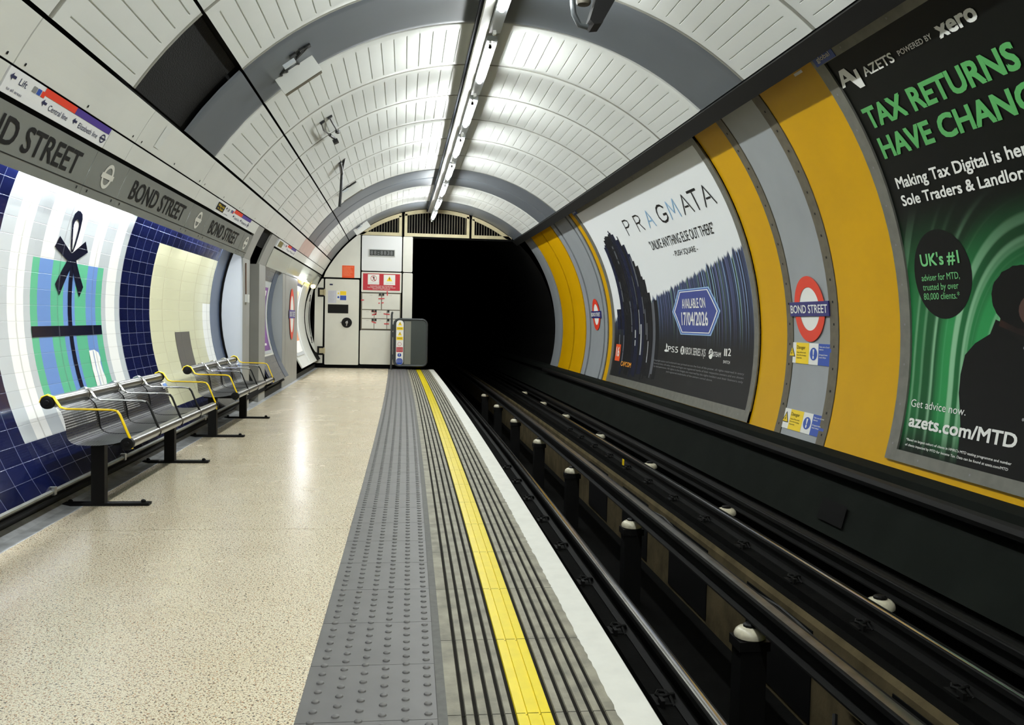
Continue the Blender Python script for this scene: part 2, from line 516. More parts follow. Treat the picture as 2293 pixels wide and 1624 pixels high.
# ---- wall across the track
W_ = lambda y, th, h: RW(y, th, h)
mb = MB()
mb.slab(W_, YA, 22.6, -15.5, 44, -.1, -.03, nu=24, nv=20)
wall_right = struct(mb.build('wall_right', BLACK, smooth=True))
def rpanel(y0, y1, mt, name, h=.0, th0=-14.4, th1=43.5):
    mb = MB(); mb.slab(W_, min(y0, y1), max(y0, y1), th0, th1, -.03, h, nu=2, nv=24)
    return mb.build(name, mt, wall_right, smooth=True)
for a, b, mt, nm in [(-9, .6, YEL, 'yellow_panel'), (.6, 7.7, YEL, 'yellow_panel'), (7.86, 8.66, WGREY, 'grey_panel'), (8.80, 9.5, YEL, 'yellow_panel'),
                     (9.5, 16.4, YEL, 'yellow_panel'), (16.4, 16.80, YEL, 'yellow_panel'), (16.88, 17.12, WGREY, 'grey_panel'), (17.22, 18.38, WGREY, 'grey_panel'), (18.5, 18.86, WGREY, 'grey_panel'),
                     (18.93, 20.12, YEL, 'yellow_panel'), (20.22, 21.55, YEL, 'yellow_panel'), (21.68, 22.58, WGREY, 'grey_panel')]:
    rpanel(a + .006, b - .006, mt, nm)
def drill(y0, y1):
    mb = MB()
    mb.slab(W_, y0, y1, -14.4, 43.5, -.03, .008, nu=1, nv=24, m=0)
    t = -13
    while t < 43:
        mb.slab(W_, (y0 + y1) / 2 - .012, (y0 + y1) / 2 + .012, t, t + .35, .008, .011, 1, 1, m=1); t += 3.4
    return mb.build('joint_strip', [BROWN, INKB], wall_right, smooth=True)
drill(7.70, 7.86); drill(8.66, 8.80); drill(16.80, 16.88)

# ---- ledge, dark lower wall, track bed
prof = [(4.2, .20), (3.95, .17), (3.80, .155), (3.79, .06), (3.86, .05), (3.86, -.04), (3.68, -.06), (3.50, -.43), (3.56, -.45), (3.52, -.50), (3.34, -.52),
        (3.34, -.64), (2.72, -.64), (2.70, -.68), (2.70, -1.40), (1.56, -1.40), (1.56, -.68), (1.53, -.64), (.88, -.64), (.88, -1.0), (-2.4, -1.0), (-2.4, -1.5), (4.2, -1.5)]
mt_ = {0: 1, 1: 1, 2: 1, 3: 1, 4: 1, 5: 1, 6: 1, 7: 1, 8: 0, 12: 2, 13: 2}
mb = MB()
mb.extr(prof, YA, 40, 24, ms=[mt_.get(i, 0) for i in range(len(prof))])
track_bed = struct(mb.build('track_bed', [SOOT, SOOT2, CONC]))
mb = MB()
mb.tube([(3.72, y, .07) for y in [YA + 1.2 * i for i in range(27)]], .05, 8)
tag(mb.build('trackside_cable', TRAY, smooth=True), 'thick black cable clipped along the ledge under the posters', 'cable')

# ---- platform
mb = MB()
ys = [YA, -5.72, -2.97, -.22, 2.53, 5.28, 8.03, 10.79, 13.54, 16.29, 19.04, 22.55]
for a, b in zip(ys[:-1], ys[1:]):
    mb.box(-2.165, -.355, a + .003, b - .003, -.1, 0, ny=3)
mb.box(-2.165, -.355, YA, 22.55, -.12, -.004, 1, ny=12)
floor = struct(mb.build('floor', [TERR, GROOV]))
mb = MB()
mb.extr([(-2.34, .0), (-2.165, 0.001), (-2.165, -.1), (-2.34, -.1)], YA, 22.5, 20)
mb.extr([(-2.34, .0), (-2.335, .03), (-2.30, .012), (-2.25, .001)], YA, 22.5, 20)
struct(mb.build('trim_2', GUTTER), 'grey drainage strip between the speckled floor and the wall', 'gutter')
mb = MB()
mb.extr([(-2.197, .195), (-2.187, .185), (-2.20, .165), (-2.33, .04), (-2.345, 0), (-2.45, 0), (-2.45, .21)], YA, 12.0, 20)
mb.extr([(-2.197, .195), (-2.187, .185), (-2.20, .165), (-2.33, .04), (-2.345, 0), (-2.45, 0), (-2.45, .21)], 13.8, 15.2, 20)
struct(mb.build('baseboard_left', BLKPL))
mb = MB()
for y in (4.2, 5.52, 6.84, 8.16, 9.5): mb.box(-2.215, -2.175, y - .018, y + .018, .165, .215)
mb.extr([(-2.20, .197), (-2.182, .19), (-2.182, .178), (-2.20, .178)], YA, 12.0, 20, m=1)
struct(mb.build('trim_3', [STEEL, FRAME]))

# tactile paving
mb = MB()
y = 2.26 - .45 * 25
while y < 22.3:
    if y + .45 > 0: mb.box(-.353, .103, y + .0015, min(y + .4485, 22.5), -.05, .004, ny=1)
    y += .45
mb.box(-.355, .105, YA, 22.5, -.06, 0, 1, ny=16)
dome = [(.0145, 0), (.012, .0045), (.007, .0066), (0.001, .007)]
for r in range(6):
    x = -.303 + r * .0755
    k = 0
    yy = 2.26 + (.0375 if r % 2 else 0)
    while yy < 22.4:
        n = 10 if yy < 7 else 6
        mb.lathe((x, yy, .004), dome if yy < 9 else dome[:3], n=n)
        yy += .075
struct(mb.build('trim_4', [TACT, TACTJ], smooth=True), 'strip of grey tactile paving with rows of raised studs', 'tactile paving')
mb = MB()
mb.box(.105, .137, YA, 22.5, -.06, .002, ny=16)
struct(mb.build('trim_5', KERB))
# grooved edge slabs with painted lines
gr = [.19, .232, .277, .32, .358]
gr2 = [.49, .532, .575, .618, .66]
mb = MB()
xs = [(.137, 0)]
for g in gr + [.40, .445] + gr2:
    pw = .0085 if not .37 < g < .46 else .004
    xs += [(g - pw, 0), (g - pw * .7, 1), (g + pw * .7, 1), (g + pw, 0)]
xs += [(.83, 0)]
ymark = [YA + .0]; y = 3.40 - .66 * 8
while y < 22: ymark.append(y); y += .66
ymark = sorted(set(ymark + [22.5]))
for a, b in zip(ymark[:-1], ymark[1:]):
    for (x0, g0), (x1, g1) in zip(xs[:-1], xs[1:]):
        z0, z1 = -.006 * g0, -.006 * g1
        xm = (x0 + x1) / 2
        m = 2 if .364 < xm < .484 else (1 if g0 and g1 else 0)
        mb.add([(x0, a + .002, z0), (x1, a + .002, z1), (x1, b - .002, z1), (x0, b - .002, z0)], [(0, 1, 2, 3)], m)
    n = max(1, int((b - a) / .035)); rnd = random.Random(int(a * 100) + 99)
    zz = .0012
    ed = [(.703 + rnd.uniform(-.0035, .0035), a + (b - a) * i / n) for i in range(n + 1)]
    mb.add([v for x, y in ed for v in ((x, y, zz), (.83, y, zz))], [(2 * i, 2 * i + 1, 2 * i + 3, 2 * i + 2) for i in range(n)], 3)
mb.extr([(.137, -.008), (.83, -.008), (.83, -.1), (.137, -.1)], YA, 22.5, 16, m=1)
mb.extr([(.829, .0012), (.835, -.004), (.835, -.11), (.80, -.11), (.8, -.01)], YA, 22.5, 16, m=4, closed=False)
mb.box(.72, .80, YA, 22.5, -1.0, -.1, 1, ny=8)
edge = struct(mb.build('platform_edge', [SLABC, GROOV, PYEL, PWHT, KERB]), 'ribbed platform edge slabs with a yellow line and a white edge line', 'platform edge')

# ---- tiled platform wall
L_ = lambda y, th, h: LW(y, th, h)
mb = MB()
mb.slab(L_, YA, 16.0, 149, 213.5, -.12, -.03, nu=14, nv=16)
wall_left = struct(mb.build('wall_left', BLACK, smooth=True))
T0, T1 = 150.0, 212.4
def tiles(name, y0, y1, a, b, mt, parent=wall_left, h=0.):
    mb = MB(); mb.slab(L_, y0, y1, a, b, h - .03, h, nu=max(1, int((y1 - y0) / 1.5)), nv=max(2, int((b - a) / 3)), uv=True)
    return mb.build(name, mt, parent, smooth=True)
GT, GB, MBOT = 171.58, 197.9, 203.7
tiles('navy_tiling', YA, 5.52, T0, T1, T_NAVY)
tiles('navy_tiling', 5.52, 7.81, MBOT, T1, T_NAVY)
tiles('navy_tiling', 7.81, 8.69, T0, T1, T_NAVY)
tiles('navy_tiling', 8.69, 11.30, T0, 162.6, T_NAVY)
tiles('navy_tiling', 8.69, 11.30, 206.6, T1, T_NAVY)
tiles('cream_tiling', 8.69, 10.89, 162.6, 206.6, T_CREAM)
tiles('cream_tiling', 10.89, 11.30, 162.6, 177.5, T_CREAM)
tiles('white_tiling', 10.89, 11.30, 177.5, 206.6, T_WHITE)
mb = MB(); mb.slab(L_, 9.56, 10.18, 186.4, 197, .0, .004, nu=1, nv=5, uv=True)
mb.build('dark_patch', T_DARK, wall_left, smooth=True)
mural = thing('tile_mural', 'wall mural in tiles of a striped gift box tied with a dark bow', 'mural', LW(6.6, 203, 0))
st = [(5.52, 5.70, T_GREY, None), (5.70, 5.93, T_WHITE, None), (5.93, 6.03, T_GREY, None), (6.03, 6.14, T_GREY, T_GREEN), (6.14, 6.36, T_WHITE, T_BLUE),
      (6.36, 6.58, T_GREY, T_GREEN), (6.58, 6.80, T_WHITE, T_BLUE), (6.80, 7.02, T_GREY, T_GREEN), (7.02, 7.23, T_WHITE, T_BLUE),
      (7.23, 7.36, T_GREY, T_GREEN), (7.36, 7.46, T_GREY, None), (7.46, 7.68, T_WHITE, None), (7.68, 7.81, T_GREY, None)]
for a, b, bg, gf in st:
    nm = 'white_stripe' if bg is T_WHITE else 'grey_stripe'
    if gf is None: tiles(nm, a, b, T0, MBOT, bg, mural)
    else:
        tiles(nm, a, b, T0, GT, bg, mural); tiles(nm, a, b, GB, MBOT, bg, mural)
        tiles('blue_stripe' if gf is T_BLUE else 'green_stripe', a, b, GT, GB, gf, mural)
def lpoly(name, pts, mt, h=.003):
    mb = MB(); poly(mb, L_, pts, h, cut=.12); return mb.build(name, mt, mural)
mb = MB(); mb.slab(L_, 6.665, 6.735, 171, 197.9, 0, .003, nu=1, nv=12, uv=True); mb.slab(L_, 6.03, 7.345, 184.0, 186.0, 0, .0035, nu=1, nv=2, uv=True)
mb.build('ribbon', T_BLACK, mural)
# bow: loop, two upper tails, two hanging tails
lo = [(6.63, 169.6), (6.60, 168.2), (6.555, 165.5), (6.515, 163.4), (6.52, 162.1), (6.555, 161.35), (6.60, 161.3), (6.655, 161.75), (6.685, 162.7), (6.70, 164.6), (6.70, 166.2), (6.69, 168.0), (6.665, 169.4)]
li = [(6.64, 168.9), (6.62, 167.5), (6.585, 165.6), (6.56, 164.2), (6.565, 163.4), (6.59, 163.0), (6.61, 163.0), (6.64, 163.4), (6.66, 164.2), (6.668, 165.6), (6.665, 166.8), (6.66, 168.0), (6.65, 169.0)]
mb = MB(); n = len(lo)
mb.add([LW(a, b, .004) for a, b in lo] + [LW(a, b, .004) for a, b in li], [(i, (i + 1) % n, n + (i + 1) % n, n + i) for i in range(n)])
for pts in ([(6.38, 166.9), (6.33, 169.05), (6.60, 171.3), (6.66, 170.4), (6.63, 169.6)], [(6.66, 169.6), (6.86, 166.8), (6.95, 168.9), (6.74, 171.1), (6.66, 171.0)],
            [(6.60, 170.9), (6.42, 176.0), (6.505, 178.1), (6.69, 172.0), (6.68, 171)], [(6.66, 171.0), (6.88, 178.2), (6.95, 176.1), (6.75, 170.9)],
            [(6.59, 169.7), (6.73, 169.5), (6.75, 171.4), (6.59, 171.5)]):
    poly(mb, L_, pts, .004, cut=.12)
mb.build('bow', T_BLACK, mural)
mb = MB()
poly(mb, L_, [(7.005, 189.3), (7.12, 189.2), (7.20, 189.9), (7.22, 191.0), (7.20, 192.2), (7.16, 193.0), (7.21, 194), (7.235, 195.5), (7.22, 196.8), (7.00, 197.2)], .003)
poly(mb, L_, [(7.085, 189.4), (7.095, 189.4), (7.085, 197), (7.075, 197)], .0045, 1)
mb.build('white_letter', [T_WHITE, T_BLUE], mural)

# ---- frieze zone: upper white panels, direction strip, name frieze
up = MB()
ysu = [YA, -5.0, -3.1, -1.2, .75, 2.69, 4.63, 6.56, 8.55, 10.51, 12.42, 14.36, 16.38, 18.2, 20.2, 22.58]
for a, b in zip(ysu[:-1], ysu[1:]):
    mt = 1 if 16.3 < a < 16.4 else 0
    up.slab(M_, a + .006, b - .006, 146.25, 151.12, -.03, .0, nu=3, nv=3, m=mt)
    for q in (a + .1, (a + b) / 2, b - .1):
        up.slab(M_, q - .008, q + .008, 150.45, 150.75, 0, .003, 1, 1, m=2)
up.slab(M_, 6.92, 7.06, 146.9, 150.2, 0, .003, 1, 2, m=3)
up.slab(M_, YA, 22.58, 146.0, 156, -.06, -.04, nu=20, nv=6, m=2)
struct(up.build('cornice', [WHITE2, PINK, BLACK, WHITE], smooth=False), 'row of white cladding panels above the station name frieze', 'cladding')
def fpanel(y0, y1, mt, name, label, cat, a=154.35, b=159.95, h=.0, grp=None, lip=True):
    mb = MB()
    mb.slab(M_, y0 + .004, y1 - .004, a, b, h - .025, h, nu=2, nv=4)
    if lip: mb.slab(M_, y0, y1, 158.75, 158.85, h, h + .003, nu=1, nv=1, m=1)
    for q in (y0 + .09, y1 - .09):
        if lip: mb.slab(M_, q - .009, q + .009, 159.1, 159.45, h, h + .003, 1, 1, m=1)
    o = mb.build(name, [mt, INKB])
    return tag(o, label, cat, grp)
def nameplate(y0, y1, t0, t1, label):
    o = fpanel(y0, y1, GREYF, 'name_panel', label, 'sign panel', grp='station name panels on the frieze')
    mb = MB(); letters(mb, M_, 'BOND STREET', t0, t1, 158.1, 155.38, .003, bold=.015)
    mb.build('lettering', INKB, o)
def roundelplate(y0, y1, yc, label):
    o = fpanel(y0, y1, GREYF, 'emblem_panel', label, 'sign panel', grp='ring emblem panels on the frieze')
    mb = MB()
    ring(mb, M_, yc, 156.65, .092, 1.62, .70, .003)
    mb.slab(M_, yc - .115, yc + .115, 156.32, 156.98, .003, .0035, 1, 1)
    mb.build('ring_emblem', mat('emblem_white', (206, 206, 198), .4), o)
nameplate(4.08, 6.06, 4.30, 5.87, 'grey frieze panel with the station name, nearest the camera and cut by the left edge')
nameplate(6.72, 8.67, 6.93, 8.48, 'grey frieze panel with the station name, directly above the navy column')
nameplate(9.38, 11.36, 9.58, 11.08, 'grey frieze panel with the station name, furthest along the platform')
roundelplate(6.06, 6.72, 6.39, 'grey frieze panel with a white ring emblem above the gift mural')
roundelplate(8.67, 9.38, 9.04, 'grey frieze panel with a white ring emblem above the cream tiles')
roundelplate(11.36, 11.95, 11.66, 'grey frieze panel with a white ring emblem at the end of the frieze')
mb = MB()
for a, b in ((YA, -.5), (-.5, 1.8), (1.8, 4.08)):
    mb.slab(M_, a + .004, b - .004, 154.35, 159.95, -.025, 0, nu=3, nv=4)
    mb.slab(M_, a + .004, b - .004, 151.35, 153.8, -.025, 0, nu=3, nv=2, m=1)
for a, b in ((6.1, 6.55), (6.55, 8.6), (8.6, 9.42), (11.35, 11.95)):
    mb.slab(M_, a + .004, b - .004, 151.35, 153.8, -.025, 0, nu=2, nv=2, m=1)
mb.slab(M_, 11.955, 12.44, 151.35, 160.6, -.04, -.008, nu=1, nv=5, m=2)
mb.slab(M_, 13.2, 13.83, 151.35, 160.6, -.04, -.008, nu=1, nv=5, m=2)
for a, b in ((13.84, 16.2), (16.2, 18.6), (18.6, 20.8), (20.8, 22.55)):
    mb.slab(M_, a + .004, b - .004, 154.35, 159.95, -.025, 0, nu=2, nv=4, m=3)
for a, b in ((16.2, 18.3), (18.3, 20.5), (20.5, 22.55)):
    mb.slab(M_, a + .004, b - .004, 151.35, 153.8, -.025, 0, nu=2, nv=2, m=1)
GREEN_SHEEN = mat('frieze_painted_sheen', (150, 154, 144), .12, spec=.8)  # paler green grey puts light reflected from the posters into the colour
struct(mb.build('frieze', [GREYF, WHITE2, GREYL, GREEN_SHEEN]), 'plain stretches of the grey and white frieze along the platform wall', 'frieze')

# ---- recess frames and pillars between the tiled bays
mb = MB()
def curved_side(mb, y, x_front, m):
    pts = []
    for i in range(15):
        t = 150 + (213 - 150) * i / 14
        p = LW(y, t, -.06); pts.append((p[0], p[2]))
    pts = [p for p in pts if p[1] < 2.35]
    vs = []
    for p in pts: vs += [(p[0], y, p[1]), (max(x_front, p[0] + .02), y, p[1])]
    mb.add(vs, [(2 * i, 2 * i + 1, 2 * i + 3, 2 * i + 2) for i in range(len(pts) - 1)], m)
mb.slab(L_, 11.30, 11.84, T0, T1, -.03, .004, nu=1, nv=16, m=0)
mb.slab(L_, 11.84, 11.88, T0, T1, -.03, .03, nu=1, nv=16, m=3)
curved_side(mb, 11.87, -2.23, 1)
mb.box(-2.62, -2.23, 11.875, 12.40, 0, 2.09, 2)
mb.box(-2.62, -2.36, 12.40, 13.2, 0, 2.6, 4)
mb.box(-2.62, -2.229, 13.2, 13.8, 0, 2.09, 5)
mb.box(-2.34, -2.05, 12.44, 13.2, 2.6, 2.75, 3)  # black block painted for the dark depth at the top of the recess
struct(mb.build('wall_left_recess', [BLUEG, PALE, GREYL, BLACK, GREYD, GREYL]), 'blue grey band and pale flat pillars framing a dark recess', 'pillar')
cw = MB(); cw.tube([(-2.222, 12.05, 2.03), (-2.222, 12.05, 1.62)], .008, 6, 0); cw.box(-2.23, -2.19, 12.03, 12.16, 1.50, 1.60, 1)
cb = thing('pillar_socket', 'small white box hanging below a brown cable on the grey pillar', 'socket', (-2.21, 12.1, 1.5))
MB_ = cw
k = MB(); k.tube([(-2.222, 12.05, 2.03), (-2.221, 12.055, 1.8), (-2.221, 12.07, 1.60)], .008, 6); k.build('cable', mat('cable_brown', (92, 62, 40), .6), cb)
k = MB(); k.box(-2.232, -2.19, 12.03, 12.17, 1.49, 1.60); k.build('socket_box', WHITE2, cb)
# second bay beyond the recess
L2 = lambda y, th, h: (lambda p: (p[0] * .955, y, EYE + (p[2] - EYE) * .955))(LW(y, th, h))
mb = MB()
mb.slab(L2, 13.8, 15.3, 150, 164.5, -.03, 0, nu=2, nv=6, m=0, uv=True)
mb.slab(L2, 13.8, 15.3, 200, 212.4, -.03, 0, nu=2, nv=6, m=0, uv=True)
mb.slab(L2, 13.8, 15.3, 164.5, 200, -.03, -.005, nu=2, nv=12, m=5)
mb.slab(L2, 15.3, 15.75, 150, 212.4, -.03, .004, nu=1, nv=16, m=1)
curved_side(mb, 15.79, -2.23, 2)
mb.box(-2.45, -2.23, 15.82, 16.2, 0, 2.09, 3)
mb.box(-2.45, -2.228, 16.21, 18.1, 0, 2.09, 4)
mb.slab(L2, 18.1, 19.9, 150, 162, -.03, 0, nu=2, nv=6, m=0, uv=True)
mb.slab(L2, 18.1, 19.9, 162, 212.4, -.03, -.004, nu=2, nv=16, m=6)
mb.slab(L2, 19.9, 21.3, 150, 212.4, -.03, 0.01, nu=2, nv=16, m=6)
mb.slab(L2, 21.3, 22.58, 150, 212.4, -.03, -.02, nu=1, nv=16, m=7)
struct(mb.build('wall_left_far_bay', [T_NAVY, BLUEG, PALE, GREYL, GREYL, T_WHITE, WHITE, BLACK]), 'far bay of the platform wall with pale panels and a grey pillar', 'wall bay')
mb = MB()
mb.box(-2.36, -2.24, 13.8, 22.55, -.02, .10)
struct(mb.build('baseboard_left_far', BLKPL))
# louvred corner frame
lv = thing('louvre_frame', 'tall white curved louvre in the corner beside the end wall', 'louvre', L2(22, 212, 0))
mb = MB()
vs = []; n = 24
def lens(y0, y1, k):
    return [(y0 + (y1 - y0) * (.5 - .5 * math.cos(math.pi * i / n)), 0) for i in range(n + 1)]
ycen, ythc = 21.95, 182.5
for kk, h in ((1.0, .02),):
    ring(mb, L2, ycen, ythc, .62, 24.5, .72, .03, n=48)
mb.build('rim', WHITE, lv)
mb = MB()
for q in (-.3, -.1, .1, .3):
    hgt = 17 * math.sqrt(1 - (q / .45) ** 2)
    mb.slab(L2, ycen + q - .035, ycen + q + .035, ythc - hgt, ythc + hgt, .0, .02, nu=1, nv=12)
mb.build('slat', WHITE2, lv)
mb = MB(); mb.lathe((-2.17, 20.9, 2.0), [(.001, 0), (.05, .01), (.06, .05), (.05, .09), (.001, .1)], 12)
tag(mb.build('lit_lamp', GLOWY, smooth=True), 'small glowing yellow lamp under the frieze near the end wall', 'lamp')
# pictures on the far bay
p1 = thing('poster', 'small purple advert in a pale frame just beyond the grey pillar', 'poster', L2(14.5, 199, 0), )
mb = MB(); mb.slab(L2, 13.82, 15.1, 165, 199, 0, .012, nu=1, nv=10); mb.build('frame', PALE, p1)
mb = MB(); mb.slab(L2, 13.9, 14.98, 167.5, 197.5, .012, .016, nu=1, nv=10); mb.build('sheet', mat('poster_purple', (134, 70, 160), .35, noise=.5, nscale=3, c2=(60, 34, 96)), p1)
mb = MB()
mb.slab(L2, 13.95, 14.85, 169.0, 171.5, .016, .018, nu=1, nv=1); mb.slab(L2, 14.0, 14.7, 194, 195, .016, .018, nu=1, nv=1); mb.slab(L2, 14.0, 14.6, 190.6, 191.2, .016, .018, nu=1, nv=1)
mb.build('printed_blocks', INKW, p1)
p2 = thing('poster', 'narrow orange and white advert between the grey pillar and the louvre', 'poster', L2(19, 199, 0))
mb = MB(); mb.slab(L2, 18.15, 19.6, 163, 205, 0, .012, nu=1, nv=12); mb.build('frame', PALE, p2)
mb = MB(); mb.slab(L2, 18.3, 19.45, 165, 203, .012, .016, nu=1, nv=12); mb.build('sheet', mat('poster_orange', (240, 200, 150), .4, noise=.5, nscale=1.5, c2=(232, 120, 80)), p2)
mb = MB(); mb.slab(L2, 18.3, 19.45, 196, 203, .016, .018, nu=1, nv=3); mb.build('printed_foot', INKW, p2)
# ring sign on the far grey pillar
PX = lambda y, z, h: (-2.226 + h, y, z)
rs = thing('roundel_sign', 'red ring station sign on the grey pillar of the platform wall', 'station sign', (-2.22, 17.1, .85))
mb = MB(); ring(mb, PX, 17.1, 1.36, .36, .50, .72, .012); mb.build('ring', RED, rs)
mb = MB(); poly(mb, PX, ellipse(17.1, 1.36, .26, .36), .010, cut=0); mb.build('centre', INKW, rs)
mb = MB(); poly(mb, PX, [(16.62, 1.28), (17.58, 1.28), (17.58, 1.44), (16.62, 1.44)], .016, cut=0); mb.build('name_bar', SPURP, rs)
mb = MB(); letters(mb, PX, 'BOND STREET', 16.68, 17.52, 1.31, 1.41, .019, .01); mb.build('lettering', INKW, rs)

# ---- cove lamps behind the frieze
for i, (a, b) in enumerate([(-1.2, .2), (.35, 1.75), (1.9, 3.3), (3.45, 4.9), (5.05, 6.05), (6.2, 7.7), (7.9, 9.1), (9.3, 10.5), (10.7, 11.2)]):
    mb = MB(); mb.tube([(-2.262, a, 2.30), (-2.262, b, 2.30)], .014, 8)
    tag(mb.build('cove_lamp', COVE), 'fluorescent cove lamp hidden behind the frieze above the tiles', 'lamp', 'cove lamps behind the frieze')
mb = MB(); mb.tube([(-2.2, 18.2, 2.12), (-2.2, 19.6, 2.12)], .012, 8)
tag(mb.build('cove_lamp', COVE), 'short cove lamp glowing under the far frieze near the end wall', 'lamp')

# ---- direction signs
def arrow(mb, y, th, s, m=0):
    s *= .62; y -= .012
    poly(mb, M_, [(y - s, th), (y, th - s * 14), (y, th - s * 5), (y + s * 1.3, th - s * 5), (y + s * 1.3, th + s * 5), (y, th + s * 5), (y, th + s * 14)], .006, m, cut=0)
def dsign(y0, y1, ya, yl, yr, yp, label):
    t = thing('direction_sign', label, 'sign', M((151.4 + 153.8) / 2, (y0 + y1) / 2))
    mb = MB(); mb.slab(M_, y0, y1, 151.33, 153.82, -.02, .004, nu=3, nv=2); mb.build('board', mat('sign_white', (228, 230, 232), .3), t)
    mb = MB(); mb.slab(M_, yl, yr, 151.33, 152.08, .004, .006, nu=1, nv=1); mb.build('red_bar', RED, t, ).__setitem__('label', 'red line colour bar')
    mb = MB(); mb.slab(M_, yr, yp, 151.33, 152.08, .004, .006, nu=1, nv=1); mb.build('purple_bar', SPURP, t).__setitem__('label', 'purple line colour bar')
    mb = MB()
    wl = yr - yl
    arrow(mb, ya + .07, 152.1, .045); letters(mb, M_, 'Lift', ya + .14, ya + .14 + wl * .19, 152.5, 151.85, .006)
    letters(mb, M_, 'to all areas', ya + .05, ya + wl * .5, 153.4, 153.12, .006)
    arrow(mb, yl + .06, 152.75, .045); letters(mb, M_, 'Central line', yl + .12, yl + wl * .88, 153.2, 152.6, .006)
    arrow(mb, yr + .06, 152.75, .045); letters(mb, M_, 'Elizabeth line', yr + .12, yp - .15, 153.2, 152.6, .006)
    ring(mb, M_, yp - .06, 152.85, .04, .55, .7, .006, n=16); mb.slab(M_, yp - .11, yp - .01, 152.75, 152.95, .004, .007, 1, 1)
    mb.build_rows('lettering', INKN, t)
    mb = MB()
    q = ya + .18 + wl * .3
    for i in range(3):
        mb.slab(M_, q - .02 + i * .052, q + .024 + i * .052, 151.8, 152.4, .004, .006, 1, 1, m=i)
    mb.build('pictograms', [INKGR, SBLUE, RED], t)
    return t
dsign(4.62, 6.08, 4.62, 5.04, 5.48, 6.07, 'white direction sign with red and purple bars at the left edge of the photo')
t = dsign(9.42, 11.34, 9.82, 10.29, 10.74, 11.33, 'white direction sign with red, purple and black blocks over the furthest station name')
mb = MB(); mb.slab(M_, 9.44, 9.80, 151.75, 153.3, .004, .007, 1, 1); mb.build('black_square', INKB, t)
mb = MB(); letters(mb, M_, 'Way out', 9.47, 9.77, 152.5, 152.0, .009); letters(mb, M_, '<- Exit', 9.49, 9.75, 153.1, 152.7, .009); mb.build_rows('yellow_lettering', SYEL, t)
t = dsign(13.9, 16.18, 14.45, 14.99, 15.45, 16.1, 'small white direction sign over the dark recess, furthest from the camera')
mb = MB(); mb.slab(M_, 14.0, 14.42, 151.7, 153.4, .004, .007, 1, 1); mb.build('black_square', mat('sign_olive', (120, 112, 60), .4), t)
t = thing('direction_sign', 'white sign board with a dark mark, cut by the left edge of the photo', 'sign', M(152.5, 4.3))
mb = MB(); mb.slab(M_, 4.0, 4.6, 151.33, 153.82, -.02, .004, nu=1, nv=2); mb.build('board', WHITE2, t)
mb = MB(); mb.slab(M_, 4.18, 4.42, 151.6, 152.3, .004, .006, 1, 1); mb.build('dark_mark', INKB, t)

# ================================================================== BENCHES
def perf_mat():
    m = mat('perforated_steel', (58, 58, 57), .42, metal=.45)
    nt = m.node_tree; N = nt.nodes; L = nt.links
    uv = N.new('ShaderNodeUVMap'); uv.uv_map = 'UVMap'
    mp = N.new('ShaderNodeMapping'); mp.inputs['Scale'].default_value = (1 / .017, 1 / .017, 1)
    L.new(uv.outputs[0], mp.inputs['Vector'])
    fr = N.new('ShaderNodeVectorMath'); fr.operation = 'FRACTION'; L.new(mp.outputs[0], fr.inputs[0])
    sb = N.new('ShaderNodeVectorMath'); sb.operation = 'SUBTRACT'; sb.inputs[1].default_value = (.5, .5, 0); L.new(fr.outputs[0], sb.inputs[0])
    ml = N.new('ShaderNodeVectorMath'); ml.operation = 'MULTIPLY'; ml.inputs[1].default_value = (1, 1, 0); L.new(sb.outputs[0], ml.inputs[0])
    ln = N.new('ShaderNodeVectorMath'); ln.operation = 'LENGTH'; L.new(ml.outputs[0], ln.inputs[0])
    gt = N.new('ShaderNodeMath'); gt.operation = 'GREATER_THAN'; gt.inputs[1].default_value = .25; L.new(ln.outputs['Value'], gt.inputs[0])
    L.new(gt.outputs[0], N['Principled BSDF'].inputs['Alpha'])
    return m
PERF = perf_mat()
X0 = -2.07
BL = 2.42
